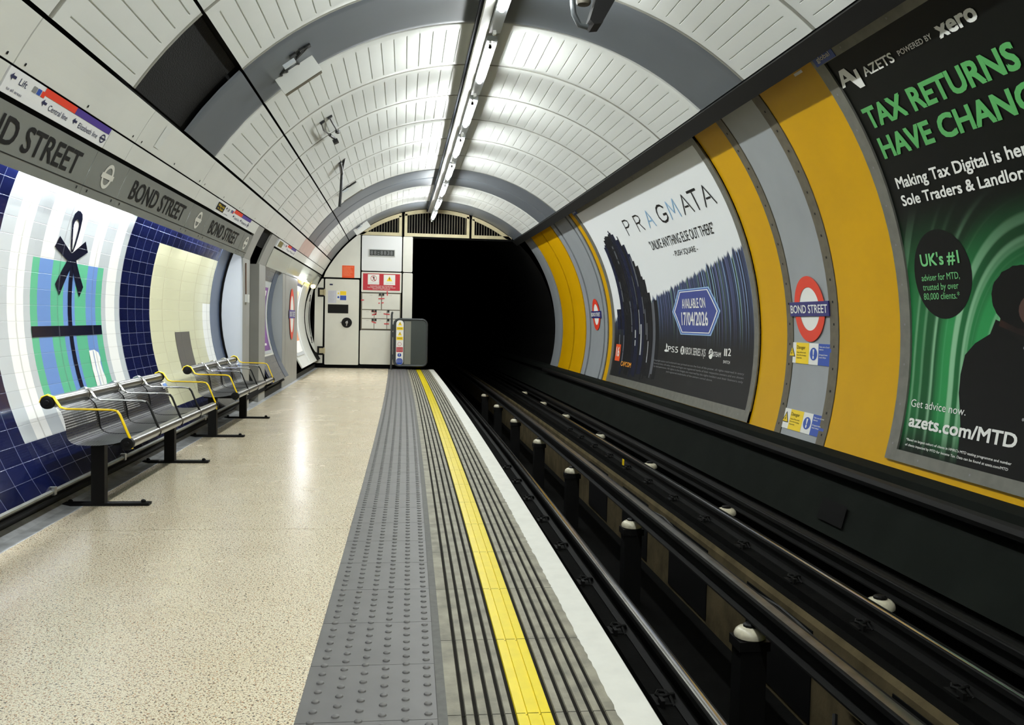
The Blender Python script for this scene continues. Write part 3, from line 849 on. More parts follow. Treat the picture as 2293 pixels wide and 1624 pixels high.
def make_bench():
    t = bpy.data.objects.new('platform_bench', None); COL.objects.link(t)
    lx = lambda p: (p[0] - X0, p[1], p[2])
    def put(mb, name, m, par=t, smooth=True):
        mb.v = [lx(v) for v in mb.v]
        return mb.build(name, m, par, local=True, smooth=smooth)
    mb = MB(); mb.tube([(-2.24, .02, .735), (-2.24, BL - .02, .735)], .036, 20); put(mb, 'back_rail', STEEL)
    mb = MB(); mb.tube([(-1.765, .02, .478), (-1.765, BL - .02, .478)], .034, 20); put(mb, 'front_rail', STEEL)
    mb = MB(); mb.box(-2.14, -1.86, .3, BL - .2, .425, .455); put(mb, 'support_beam', BLKLEG, smooth=False)
    pr = [(-2.228, .705), (-2.20, .70), (-2.175, .675), (-2.158, .63), (-2.147, .58), (-2.143, .53), (-2.135, .50), (-2.115, .477), (-2.08, .464), (-2.02, .459), (-1.94, .461), (-1.86, .472), (-1.80, .488), (-1.775, .500)]
    for k in range(4):
        a = .03 + k * (BL - .06) / 4 + .012; b = .03 + (k + 1) * (BL - .06) / 4 - .012
        mb = MB(); s = 0
        for (p, q) in zip(pr[:-1], pr[1:]):
            d = math.hypot(q[0] - p[0], q[1] - p[1])
            mb.add([(p[0], a, p[1]), (q[0], a, q[1]), (q[0], b, q[1]), (p[0], b, p[1])], [(0, 1, 2, 3)], 0, [[(a, s), (a, s + d), (b, s + d), (b, s)]])
            s += d
        put(mb, 'seat_shell', PERF)
    def arm(y, name, m1, m2):
        up_ = [(-2.285, y, .735), (-2.272, y, .768), (-2.24, y, .782), (-2.205, y, .768), (-2.185, y, .735), (-2.165, y, .705), (-2.13, y, .695), (-2.0, y, .694), (-1.86, y, .692), (-1.83, y, .685)]
        dn = [(-1.83, y, .685), (-1.812, y, .662), (-1.775, y, .57), (-1.735, y, .475), (-1.74, y, .448)]
        mb = MB(); mb.tube(up_, .017, 8, 0, flat=.42, normal=(0, 1, 0)); o = put(mb, name, m1)
        mb = MB(); mb.tube(dn, .017, 8, 0, flat=.42, normal=(0, 1, 0)); put(mb, 'arm_post', m2, o if False else t)
    for k in (1, 2, 3):
        y = .03 + k * (BL - .06) / 4
        arm(y, 'armrest', CHROME, BLKLEG)
        mb = MB(); mb.tube([(p[0] - .004, y, p[1] - .008) for p in pr], .012, 6); put(mb, 'seat_divider', BLKLEG)
        mb = MB(); mb.lathe((-2.24, y - .02, .735), [(.041, 0), (.043, .005), (.043, .035), (.041, .04)], 20, axis='y'); put(mb, 'rail_clamp', CHROME)
    for y in (.012, BL - .012): arm(y, 'end_armrest', YARM, YARM)
    for y, sgn in ((0, -1), (BL, 1)):
        for x, z in ((-2.24, .735), (-1.765, .478)):
            mb = MB(); mb.lathe((x, y, z), [(.001, sgn * .014), (.014, sgn * .014), (.018, sgn * .009), (.030, sgn * .010), (.040, sgn * .006), (.042, -sgn * .02), (.04, -sgn * .022)], 20, axis='y')
            put(mb, 'end_cap', BLKPL)
    for y in (.42, 2.15):
        mb = MB(); mb.box(-2.118, -2.032, y - .032, y + .032, .018, .45); put(mb, 'leg', BLKLEG, smooth=False)
        mb = MB(); mb.box(-2.30, -1.745, y - .036, y + .036, 0, .018)
        for x in (-2.26, -1.79): mb.lathe((x, y, .018), [(.016, 0), (.016, .014), (.008, .02), (.001, .02)], 6)
        put(mb, 'foot_plate', BLKLEG, smooth=False)
    mb = MB(); mb.add([(-2.184, BL - .2, .692), (-2.184, BL - .06, .692), (-2.158, BL - .06, .645), (-2.158, BL - .2, .645)], [(0, 1, 2, 3)]); mb.v = [(v[0] + .006, v[1], v[2]) for v in mb.v]
    st_ = put(mb, 'notice_sticker', INKW, smooth=False)
    mb = MB(); mb.add([(-2.178, BL - .17, .684), (-2.178, BL - .065, .684), (-2.160, BL - .065, .652), (-2.160, BL - .17, .652)], [(0, 1, 2, 3)]); mb.v = [(v[0] + .009, v[1], v[2]) for v in mb.v]
    put(mb, 'sticker_print', mat('sticker_blue', (96, 140, 210), .5), st_, smooth=False)
    return t
def copy_tree(o, parent=None):
    c = o.copy(); COL.objects.link(c)
    if parent: c.parent = parent
    for ch in o.children: copy_tree(ch, c)
    return c
b1 = make_bench()
b2 = copy_tree(b1)
for o, y, l in ((b1, 5.56, 'perforated steel bench with yellow end arms in front of the gift mural, nearest the camera'),
                (b2, 8.95, 'perforated steel bench with yellow end arms beyond the dark wall patch, second along the platform')):
    o.location = (X0 + off(y), y, 0.0005); o.rotation_euler = (0, 0, heading(y + 1.2))
    tag(o, l, 'bench', 'four-seat platform benches')

# ================================================================== END WALL
def hprism(mb, pts, h0, h1, m=0, y=None):
    y = YE if y is None else y
    f = lambda a, b, h: (a, y - h, b)
    poly(mb, f, pts, h1, m, cut=0)
    n = len(pts)
    mb.add([f(a, b, h) for a, b in pts for h in (h0, h1)], [(2 * i, 2 * i + 1, (2 * i + 3) % (2 * n), (2 * i + 2) % (2 * n)) for i in range(n)], m)
def rect(x0, x1, z0, z1): return [(x0, z0), (x1, z0), (x1, z1), (x0, z1)]
def rrect(x0, x1, z0, z1, r, n=5):
    o = []
    for cx, cz, a in ((x1 - r, z0 + r, -90), (x1 - r, z1 - r, 0), (x0 + r, z1 - r, 90), (x0 + r, z0 + r, 180)):
        o += [(cx + r * math.cos(R(a + 90 * i / n)), cz + r * math.sin(R(a + 90 * i / n))) for i in range(n + 1)]
    return o
zc = lambda x, r=3.21: MC[1] + math.sqrt(max(0, r * r - (x - MC[0]) ** 2))
xc = lambda z, r=3.21: MC[0] - math.sqrt(max(0, r * r - (z - MC[1]) ** 2))
def arc(x0, x1, r=3.21, n=14): return [(x0 + (x1 - x0) * i / n, zc(x0 + (x1 - x0) * i / n, r)) for i in range(n + 1)]

mb = MB()
hprism(mb, [(.22, -.05), (.22, 3.5)] + arc(.22, -2.2) + [(xc(1.9), 1.9), (-2.36, 1.0), (-2.36, -.05)], -.12, -.04, 0)
mb.box(-2.36, .25, YE + .0, YE + .1, -.05, .09, 0)
wall_end = struct(mb.build('wall_end', BLACK))
def epanel(name, pts, mt=CREAMW, h=.0, parent=wall_end):
    mb = MB(); hprism(mb, pts, -.04, h); return mb.build(name, mt, parent)
epanel('cladding_panel', [(-1.12, 2.365), (-1.12, zc(-1.12))] + arc(-1.12, xc(2.365))[1:-1] + [(xc(2.365) + .02, 2.365)])
epanel('cladding_panel', rrect(-1.085, -.045, 2.56, 3.48, .03), mat('headwall_white', (224, 226, 226), .4))
epanel('cladding_panel', rrect(-.015, .235, 2.555, 3.48, .03))
epanel('cladding_panel', rrect(-.012, .243, .1, 2.53, .03))
epanel('cladding_panel', rrect(-1.105, -.02, .105, 1.005, .03))
epanel('cladding_panel', [(-2.07, .12), (-2.055, 2.32), (-2.10, 2.32), (-2.275, 2.02), (-2.285, .12)])
# steel door
door = struct(epanel('door_1', rrect(-2.015, -1.14, .085, 2.32, .025), CREAMW, .012, None))
dp = lambda n, pts, mt, h0=.012, h1=.016: (lambda mb: (hprism(mb, pts, h0, h1), mb.build(n, mt, door))[1])(MB())
for z0, z1 in ((1.85, 2.085), (.33, .56)):
    mb = MB(); hprism(mb, rect(-2.20, -2.03, z0, z1), 0, .006); o = mb.build('hinge_pocket', INKB, door)
    mb = MB(); hprism(mb, rect(-2.15, -2.0, z0 + .05, z1 - .05), .006, .02); mb.box(-2.04, -2.02, YE - .04, YE - .01, z0 + .03, z1 - .03); mb.build('hinge', VENTW, o)
mb = MB(); mb.lathe((-1.45, YE - .012, 1.19), [(.135, 0), (.135, -.004), (.125, -.03), (.06, -.03), (.05, -.012), (.001, -.012)], 28, axis='y'); o = mb.build('handle_recess', BLKPL, door, smooth=True)
mb = MB(); mb.lathe((-1.45, YE - .03, 1.19), [(.035, 0), (.035, -.03), (.001, -.035)], 14, axis='y'); mb.obox((-1.47, YE - .055, 1.10), (.03, .0, .0), (.02, 0, .14), (0, .015, 0)); mb.lathe((-1.60, YE - .012, 1.2), [(.02, 0), (.018, -.02), (.001, -.022)], 10, axis='y'); mb.build('handle', STEEL, o)
dp('black_plate', rect(-1.94, -1.415, 1.43, 1.66), BLKPL)
n_ = dp('paper_notice', rect(-1.94, -1.725, 1.69, 2.02), mat('paper_lilac', (206, 208, 220), .6))
mb = MB()
for i in range(9): letters(mb, HW, 'xxxxxxxx xxx'[:12 - i % 3], -1.93, -1.78 - .01 * (i % 3), 1.985 - i * .032, 2.0 - i * .032, .018)
mb.build_rows('printed_lines', INKGR, n_)
n_ = dp('safety_notice', rect(-1.72, -1.465, 1.77, 2.015), INKW)
mb = MB(); hprism(mb, rect(-1.63, -1.47, 1.905, 2.01), .016, .018, 0); hprism(mb, rect(-1.63, -1.47, 1.775, 1.895), .016, .018, 1); poly(mb, HW, [(-1.70, 1.93), (-1.645, 1.93), (-1.672, 1.985)], .018, 0, 0); poly(mb, HW, ellipse(-1.673, 1.85, .028, .028, 16), .018, 1, 0)
mb.build('colour_blocks', [SYEL, SBLUE], n_)
dp('door_number', rect(-1.90, -1.82, 2.155, 2.195), INKN)
# things on the end wall
nt_ = thing('warning_notice', 'bright orange square notice above the steel door', 'sign', (-1.43, YE, 2.36))
mb = MB(); hprism(mb, rect(-1.585, -1.27, 2.36, 2.68), .0, .006); mb.build('plate', ORANGE, nt_)
mb = MB()
for i in range(7): letters(mb, HW, 'WARNING NOTICE'[: 9 + (i * 5) % 6], -1.56, -1.31 - .02 * ((i * 3) % 4), 2.63 - .035 * i, 2.648 - .035 * i, .008)
mb.build_rows('lettering', mat('orange_print', (255, 176, 130), .5), nt_)
ds = thing('indicator_display', 'small dark digital display on the white panel beside the tunnel mouth', 'display', (-.56, YE, 2.95))
mb = MB(); hprism(mb, rect(-.90, -.225, 2.94, 3.125), 0, .02); mb.build('bezel', mat('bezel_grey', (176, 178, 174), .4), ds)
mb = MB(); hprism(mb, rect(-.88, -.245, 2.96, 3.11), .02, .024); mb.build('screen', mat('lcd_dark', (46, 50, 48), .3), ds)
mb = MB()
for i, c in enumerate('88:8838'): letters(mb, HW, c, -.85 + i * .085, -.80 + i * .085, 2.985, 3.085, .026)
mb.build_rows('digits', INKGR, ds)
ws = thing('danger_sign', 'large crimson sign with two white pictogram squares on the end wall', 'sign', (-.56, YE, 2.0))
mb = MB(); hprism(mb, rrect(-1.085, -.045, 2.0, 2.53, .02), -.03, .004); mb.build('backing', CREAMW, ws)
mb = MB(); hprism(mb, rect(-1.045, -.085, 2.055, 2.49), .004, .008); mb.build('plate', RED2, ws)
mb = MB(); hprism(mb, rect(-.92, -.625, 2.205, 2.47), .008, .011); hprism(mb, rect(-.51, -.21, 2.20, 2.468), .008, .011); mb.build('white_square', INKW, ws)
mb = MB(); ring(mb, HW, -.77, 2.365, .08, .08, .86, .0125, n=24); poly(mb, HW, [(-.825, 2.42), (-.815, 2.43), (-.715, 2.31), (-.725, 2.30)], .013, 0, 0); mb.build('prohibition_ring', RED2, ws)
mb = MB(); poly(mb, HW, ellipse(-.765, 2.415, .012, .012, 10), .012, 0, 0); poly(mb, HW, [(-.785, 2.40), (-.745, 2.40), (-.75, 2.36), (-.73, 2.31), (-.745, 2.305), (-.765, 2.35), (-.79, 2.31), (-.80, 2.315), (-.775, 2.36)], .012, 0, 0)
poly(mb, HW, [(-.366, 2.395), (-.346, 2.395), (-.352, 2.36), (-.342, 2.36), (-.362, 2.31), (-.358, 2.35), (-.37, 2.35)], .015, 0, 0); ring(mb, HW, -.36, 2.35, .085, .085, .9, -.05, n=3)
letters(mb, HW, 'No unauthorised persons', -.90, -.65, 2.24, 2.25, .013); letters(mb, HW, 'Danger live rail', -.45, -.27, 2.24, 2.25, .013); mb.build_rows('pictogram', INKB, ws)
mb = MB(); poly(mb, HW, [(-.435, 2.30), (-.285, 2.30), (-.36, 2.43)], .0125, 0, 0); mb.build('warning_triangle', SYEL, ws)
mb = MB()
for i, (s_, a, b) in enumerate((('PASSENGERS MUST NOT GO BEYOND', -.86, -.27), ('THIS POINT. DANGER. KEEP OFF THE TRACK', -.93, -.20), ('PENALTY FOR TRESPASS', -.79, -.34))): letters(mb, HW, s_, a, b, 2.152 - .037 * i, 2.176 - .037 * i, .0105)
mb.build_rows('lettering', INKW, ws)
cb = thing('equipment_cabinet', 'cream equipment lockers sealed with strips of red tape under the crimson sign', 'cabinet', (-.57, YE, 1.02))
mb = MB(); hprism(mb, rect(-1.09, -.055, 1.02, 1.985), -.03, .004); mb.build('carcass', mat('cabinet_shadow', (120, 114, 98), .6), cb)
for x0, x1, z0, z1 in ((-1.06, -.57, 1.555, 1.965), (-.545, -.08, 1.555, 1.965), (-1.06, -.75, 1.32, 1.53), (-.735, -.42, 1.32, 1.53), (-.405, -.08, 1.32, 1.53), (-1.06, -.75, 1.045, 1.30), (-.735, -.42, 1.045, 1.30), (-.405, -.08, 1.045, 1.30)):
    mb = MB(); hprism(mb, rect(x0, x1, z0, z1), .004, .02); o = mb.build('door', CREAMW, cb)
    xm = x1 - .03 if x0 < -1 else x0 + .03
    mb = MB(); hprism(mb, rect(xm - .025, xm + .025, z1 - .05, z1 + .01), .02, .04); mb.build('latch', DARKM, o)
    mb = MB(); letters(mb, HW, 'LOCKER', (x0 + x1) / 2 - .05, (x0 + x1) / 2 + .02, z1 - .05, z1 - .035, .022); mb.build('label_print', INKGR, o)
for x, z, wd, an in ((-1.05, 1.79, .08, 5), (-.56, 1.84, .16, 4), (-.62, 1.72, .035, 30), (-.53, 1.73, .06, 12), (-.41, 1.98, .12, 92), (-.76, 1.50, .13, -8), (-.70, 1.455, .10, 80), (-.74, 1.42, .12, 15), (-.42, 1.435, .16, -6), (-.75, 1.215, .12, -18), (-.42, 1.18, .13, 0)):
    a, b = math.cos(R(an)), math.sin(R(an)); hw = .014
    mb = MB(); hprism(mb, [(x - a * wd / 2 + b * hw, z - b * wd / 2 - a * hw), (x + a * wd / 2 + b * hw, z + b * wd / 2 - a * hw), (x + a * wd / 2 - b * hw, z + b * wd / 2 + a * hw), (x - a * wd / 2 - b * hw, z - b * wd / 2 + a * hw)], .02, .026)
    mb.build('red_tape', TAPE, cb)
# ventilation grilles in the arch
def grille(label, x0, x1, tri):
    t = thing('ventilation_grille', label, 'grille', ((x0 + x1) / 2, YE, 3.49))
    zb = 3.49
    def outl(r, m_):
        a, b = x0 + m_, x1 - m_; z = zb + m_ * 1.25
        if tri < 0: a = max(a, MC[0] - math.sqrt(r * r - (z - MC[1]) ** 2))
        if tri > 0: b = min(b, MC[0] + math.sqrt(r * r - (z - MC[1]) ** 2))
        p = [(a, z), (b, z)]
        ar = arc(b, a, r, 16)
        return p + [q for q in ar if q[1] > z + .002]
    mb = MB(); hprism(mb, outl(3.23, .0), -.30, -.28); mb.build('dark_opening', BLACK, t)
    o, i = outl(3.23, .012), outl(3.13, .075)
    mb = MB()
    # frame bars: bottom, sides, arched top
    k = .075
    a, b = x0 + .01, x1 - .01
    if tri < 0: a = xc(zb, 3.22)
    if tri > 0: b = 2 * MC[0] - xc(zb, 3.22)
    hprism(mb, rect(a, b, zb, zb + .085), -.02, .02)
    if tri >= 0: hprism(mb, rect(a, a + k, zb + .085, zc(a + k, 3.2) - .02), -.02, .02)
    if tri <= 0: hprism(mb, rect(b - k, b, zb + .085, zc(b - k, 3.2) - .02), -.02, .02)
    top = arc(a + .01, b - .01, 3.235, 16); low = arc(a + .01, b - .01, 3.14, 16)
    mb.add([(p[0], YE - h, max(p[1], zb)) for h in (-.02, .02) for p in top + low], [(q, q + 1, 17 + q + 1, 17 + q) for q in range(16)] + [(34 + q, 34 + q + 1, 34 + 17 + q + 1, 34 + 17 + q) for q in range(16)] + [(17 + q, 18 + q, 34 + 18 + q, 34 + 17 + q) for q in range(16)])
    mb.build('frame', VENTW, t)
    x = a + k + .05
    while x < b - k - .02:
        zt = zc(x, 3.15)
        if zt > zb + .1:
            mb = MB(); hprism(mb, rect(x - .004, x + .004, zb + .08, zt), -.015, .0); mb.build('bar', VBAR, t)
        x += .070
grille('small triangular slatted vent in the arch, left of the wide one', -1.2, -.045, -1)
grille('wide slatted vent in the arch over the tunnel mouth', .0, 1.725, 0)
grille('small triangular slatted vent in the arch, right of the wide one', 1.765, 2.9, 1)
mb = MB(); mb.box(.245, 2.95, YE - .02, YE + .1, 3.44, 3.49)
struct(mb.build('lintel', BLACK))
# running tunnel beyond
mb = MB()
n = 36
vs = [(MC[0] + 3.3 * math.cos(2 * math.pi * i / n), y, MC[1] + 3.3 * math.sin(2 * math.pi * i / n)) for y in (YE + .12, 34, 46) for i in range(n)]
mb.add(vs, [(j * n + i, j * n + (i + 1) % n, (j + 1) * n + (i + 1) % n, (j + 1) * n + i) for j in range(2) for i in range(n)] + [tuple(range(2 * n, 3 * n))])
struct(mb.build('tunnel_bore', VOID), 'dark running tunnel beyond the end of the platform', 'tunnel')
mb = MB()
vs = [(MC[0] + 4.4 * math.cos(2 * math.pi * i / n), YA, MC[1] + 4.4 * math.sin(2 * math.pi * i / n)) for i in range(n)]
mb.add(vs, [tuple(range(n))])
struct(mb.build('wall_back', GREYL))

# ---- platform end gate
YG = 22.25
gt = thing('platform_end_gate', 'grey gate with rounded corners and a strip of warning signs at the platform end', 'gate', (-.27, YG, 0))
g3 = lambda x, z, h=0: (x, YG - h, z)
mb = MB(); mb.tube([g3(-.285, .0), g3(-.285, 1.42), g3(-.275, 1.475), g3(-.255, 1.485)], .026, 12); mb.lathe((-.285, YG, 0), [(.06, 0), (.06, .012), (.03, .014)], 12); mb.build('post', GATEM, gt, smooth=True)
mb = MB(); q = rrect(-.215, .63, .10, 1.31, .13, 6); q = q + q[:1]
mb.tube([g3(a, b) for a, b in q], .028, 10, caps=False); mb.build('frame', GATEM, gt, smooth=True)
mb = MB(); hprism(mb, rrect(-.2, .615, .115, 1.295, .12, 6), -.006, .006, 0, YG); mb.build('infill_panel', GATEP, gt)
mb = MB(); hprism(mb, rect(.045, .215, .14, 1.26), .006, .010, 0, YG); mb.build('pale_strip', mat('gate_pale', (124, 126, 116), .5), gt)
[(lambda q: (q.box(-.28, -.20, YG - .015, YG + .015, z, z + .13), q.build('hinge', GATEM, gt)))(MB()) for z in (1.04, .84, .26)]
mb = MB(); hprism(mb, rrect(-.165, .025, .125, 1.285, .09, 6), .012, .030, 0, YG); sg = mb.build('sign_strip', INKW, gt)
G2 = lambda x, z, h: (x, YG - .03 - h, z)
mb = MB()
for z in (1.15, .89): poly(mb, G2, [(-.12, z), (-.02, z), (-.07, z + .10)], .002, 0, 0)
hprism(mb, rect(-.155, .015, 1.03, 1.11), .03, .033, 0, YG); hprism(mb, rect(-.155, .012, .77, .855), .03, .033, 0, YG)
ring(mb, G2, -.075, .665, .05, .05, .85, .002, 1, 20); hprism(mb, rect(-.155, .012, .46, .585), .03, .033, 1, YG)
poly(mb, G2, ellipse(-.075, .38, .05, .05, 18), .002, 2, 0); hprism(mb, rrect(-.155, .012, .135, .295, .06), .03, .033, 2, YG)
mb.build('warning_symbols', [SYEL, RED2, SBLUE], sg)
mb = MB()
for z in (1.055, .80):
    letters(mb, G2, 'DANGER', -.13, -.01, z, z + .03, .005)
    poly(mb, G2, [(-.076, z + .17), (-.064, z + .17), (-.068, z + .14), (-.062, z + .14), (-.073, z + .11), (-.07, z + .135), (-.078, z + .135)], .005, 0, 0)
mb.build_rows('black_print', INKB, sg)
mb = MB()
for z in (.55, .52, .49): letters(mb, G2, 'Keep off track', -.14, 0, z, z + .015, .005)
for z in (.25, .22, .19): letters(mb, G2, 'Staff only here', -.14, 0, z, z + .015, .005)
poly(mb, G2, [(-.083, .42), (-.067, .42), (-.07, .37), (-.08, .37)], .005, 0, 0); poly(mb, G2, ellipse(-.075, .352, .008, .008, 8), .005, 0, 0)
mb.build_rows('white_print', INKW, sg)

# ================================================================== LIGHTING LINE AND CEILING FITTINGS
TUBES = [(6.30 - 2.2 * k, 8.10 - 2.2 * k, 2.72) for k in (6, 5, 4, 3, 2, 1)] + [(6.30, 8.10, 2.72), (8.57, 10.35, 2.72), (10.72, 12.46, 2.70), (12.81, 14.59, 2.68), (14.86, 16.70, 2.66), (16.87, 18.75, 2.64), (18.97, 20.72, 2.62), (20.85, 22.42, 2.59)]
TN = {6: 'bare fluorescent tube cut by the top edge of the photo, nearest the camera', 7: 'bare fluorescent tube under the first grey ceiling band', 8: 'second whole bare fluorescent tube of the ceiling line', 9: 'third whole bare fluorescent tube of the ceiling line', 10: 'fourth whole bare fluorescent tube of the ceiling line',
      11: 'bare fluorescent tube under the second grey ceiling band', 12: 'bare fluorescent tube last but one before the tunnel mouth', 13: 'bare fluorescent tube hanging in front of the wide slatted vent'}
for k, (a, b, ze) in enumerate(TUBES):
    z = EYE + ze; x = .2746 * ze
    t = thing('tube_light', TN.get(k, 'bare fluorescent tube behind the camera in the ceiling line'), 'lamp', (x, (a + b) / 2, z), 'fluorescent tubes along the crown of the vault')
    mb = MB(); mb.tube([(x, a + (b - a) * i / 3, z) for i in range(3)], .028, 10); mb.build('tube', TUBE, t, smooth=True)
    mb = MB(); mb.box(x - .040, x + .065, a - .12, b + .12, z + .034, z + .085, ny=3); mb.build('batten', PALE, t)
    mb = MB(); mb.box(x - .02, x + .02, a + .2, a + .26, z + .08, 4.2); mb.box(x - .02, x + .02, b - .26, b - .2, z + .08, 4.2); mb.build('hanger', PALE, t)
    for q, d in ((a, -1), (b, 1)):
        mb = MB(); mb.tube([(x, q, z), (x, q + d * .04, z)], .019, 10); mb.box(x - .015, x + .015, min(q + d * .015, q + d * .04), max(q + d * .015, q + d * .04), z - .015, z + .03); mb.build('lamp_holder', WHITE2, t)
mb = MB()
mb.extr([(.605, 4.11), (.615, 4.10), (.695, 4.10), (.702, 4.11), (.702, 4.21), (.605, 4.21)], YA, 22.4, 24)
t = tag(mb.build('lighting_trunking', WHITE2), 'white trunking along the crown of the vault that carries the tubes', 'trunking')
mb = MB(); mb.extr([(.570, 4.125), (.602, 4.125), (.602, 4.16), (.570, 4.16)], YA, 22.4, 24)
tag(mb.build('ceiling_cable', mat('cable_slate', (22, 25, 32), .7, spec=.1)), 'slate coloured cable running beside the tube lights along the vault', 'cable')

def vframe(th, y, h):      # local frame on the vault: along theta, along y, inward normal
    p = Vector(M(th, y, h)); a = Vector((-math.sin(R(th)), 0, math.cos(R(th)))); nn = Vector((-math.cos(R(th)), 0, -math.sin(R(th))))
    return p, a, Vector((0, 1, 0)), nn
def inw(th, y, k):
    p = M(th, y); return Vector((p[0] * k, p[1] * k, EYE + (p[2] - EYE) * k))
def ceiling_box(th, y, label):
    t = thing('ceiling_box', label, 'ceiling fitting', M(th, y, .2))
    p = inw(th, y, .965); _, a, b, nn = vframe(th, y, 0)
    mb = MB(); mb.obox(p - a * .205 - b * .035 - nn * .08, a * .41, b * .07, nn * .16); mb.build('housing', WHITE2, t)
    mb = MB(); mb.obox(p - a * .195 - b * .03 + nn * .08, a * .39, b * .06, nn * .006); mb.build('underside_shade', BROWN, t)  # brown plate paints the dark of the unlit underside
    top = p - nn * .08
    for q0, q1, th1, r_ in ((-.06, -.07, 125.65, .012), (.07, .05, 123.9, .016), (.13, .11, 123.0, .016)):
        e_ = inw(th1, y - .58, .995)
        mb = MB(); mb.tube([top + a * q0, top + a * q0 - b * .08, e_], r_, 6); mb.build('mounting_rod', DARKM, t)
        mb = MB(); mb.obox(e_ - a * .03 - b * .04 - nn * .02, a * .06, b * .07, nn * .03); mb.build('mounting_plate', DARKM, t)
    mb = MB(); mb.obox(inw(126.6, y - .52, .985) - a * .05, a * .12, b * .05, nn * .03); mb.build('bracket', PALE, t)
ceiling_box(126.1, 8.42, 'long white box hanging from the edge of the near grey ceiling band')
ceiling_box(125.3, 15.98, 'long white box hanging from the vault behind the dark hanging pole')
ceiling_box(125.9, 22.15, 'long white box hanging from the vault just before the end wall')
def inw(th, y, k):
    p = M(th, y); return Vector((p[0] * k, p[1] * k, EYE + (p[2] - EYE) * k))
t = thing('ceiling_bracket', 'thin black twin-arm bracket bolted to the white vault panels', 'bracket', M(124.5, 11, .1))
mb = MB()
mb.tube([inw(125.6, 10.38, 1), inw(125.75, 10.5, .985), inw(125.9, 10.8, .975), inw(125.0, 11.2, .972)], .009, 6); mb.tube([inw(125.0, 11.2, .972), inw(124.1, 11.6, .97)], .02, 8); mb.build('arm', DARKM, t)
mb = MB(); mb.tube([inw(123.7, 10.36, 1), inw(123.5, 10.7, .985), inw(123.05, 11.27, .975)], .009, 6); mb.lathe(inw(123.05, 11.27, .975), [(.001, -.03), (.03, -.02), (.03, .02), (.001, .03)], 8); mb.build('arm', DARKM, t)
for a_, b_ in ((125.6, 10.36), (123.7, 10.34)):
    mb = MB(); mb.obox(Vector(M(a_, b_, -.005)) - Vector((.02, 0, .02)), (.05, 0, .04), (0, .05, 0), (.015, 0, -.02)); mb.build('mounting_plate', DARKM, t)
mb = MB(); mb.obox(inw(124.2, 11.5, .97) - Vector((.03, 0, .03)), (.06, 0, .03), (0, .1, 0), (.02, 0, -.04)); mb.build('clamp', DARKM, t)
t = thing('hanging_pole', 'dark grey pole hanging down from a forked bracket on the vault', 'pole', M(126, 14, .3))
e = inw(125.83, 13.97, .965)
mb = MB(); mb.tube([inw(125.14, 13.05, 1), inw(125.3, 13.4, .985), e], .026, 8); mb.tube([inw(123.6, 13.02, 1), inw(124.8, 13.5, .985), e], .016, 8); mb.build('fork', DARKM, t)
mb = MB(); mb.tube([e, e + Vector((-.01, .0, -.25)), e + Vector((-.03, .0, -.51))], .022, 10); mb.build('pole', DARKM, t)
# speaker hanging at the top of the frame
t = thing('hanging_loudspeaker', 'black hanging box with a curved grey pipe at the top edge of the photo', 'loudspeaker', (1.42, 6.8, 3.9))
ys_ = 6.8
mb = MB()
q = [(1.365, 3.70), (1.40, 3.665), (1.465, 3.675), (1.475, 3.70), (1.60, 3.93), (1.45, 4.0)]
vs = [(a, y, b) for y in (ys_ - .10, ys_ + .10) for a, b in q]; n = len(q)
mb.add(vs, [tuple(range(n)), tuple(range(n, 2 * n))[::-1]] + [(i, (i + 1) % n, n + (i + 1) % n, n + i) for i in range(n)]); mb.build('housing', BLKPL, t)
mb = MB(); mb.tube([(1.36, ys_, 4.05), (1.26, ys_ - .02, 3.97), (1.235, ys_ - .02, 3.86), (1.25, ys_ - .02, 3.76), (1.30, ys_, 3.685), (1.37, ys_, 3.67)], .022, 10); mb.build('curved_pipe', GATEM, t, smooth=True)
mb = MB(); mb.lathe((1.33, ys_, 3.84), [(.001, 0), (.05, .005), (.06, .02), (.06, .2), (.001, .2)], 16); mb.build('horn', mat('horn_grey', (92, 88, 78), .5), t, smooth=True)
mb = MB(); mb.tube([(1.5, ys_, 3.95), (1.5, ys_, 4.19)], .03, 8); mb.tube([(1.36, ys_, 4.03), (1.37, ys_, 4.2)], .02, 8); mb.build('bracket', DARKM, t)

# ================================================================== TRACK
def rail(name, x, z, label, w=.035, h=.13, foot=.065, mt=RAILT, y0=YA):
    t = thing(name, label, 'rail', (x, 0, z - h))
    p = [(x - w, z - .006), (x - w + .006, z), (x + w - .006, z), (x + w, z - .006), (x + w, z - .035), (x + .009, z - .05), (x + .009, z - h + .02), (x + foot, z - h + .012), (x + foot, z - h), (x - foot, z - h), (x - foot, z - h + .012), (x - .009, z - h + .02), (x - .009, z - .05), (x - w, z - .035)]
    mb = MB(); mb.extr(p, y0, 40, 32); mb.build('rail_body', RUST, t)
    mb = MB(); mb.extr([(x + (w - .003) * q / 4, z + .003 - .007 * (q / 4) ** 2) for q in range(-4, 5)], y0, 40, 32, closed=False); mb.build('running_surface', mt, t, smooth=True)
    return t
rail('running_rail', 1.385, -.45, 'polished running rail nearest the platform edge')
rail('running_rail', 2.965, -.45, 'thin shining running rail on the far side of the track')
rail('conductor_rail', 2.215, -.415, 'wide dull conductor rail in the middle of the track, between the running rails', w=.05, h=.15, foot=.06, mt=CONDT)
rail('conductor_rail', 3.30, -.40, 'dark conductor rail along the foot of the far wall', w=.05, h=.12, foot=.06, mt=TRAY)
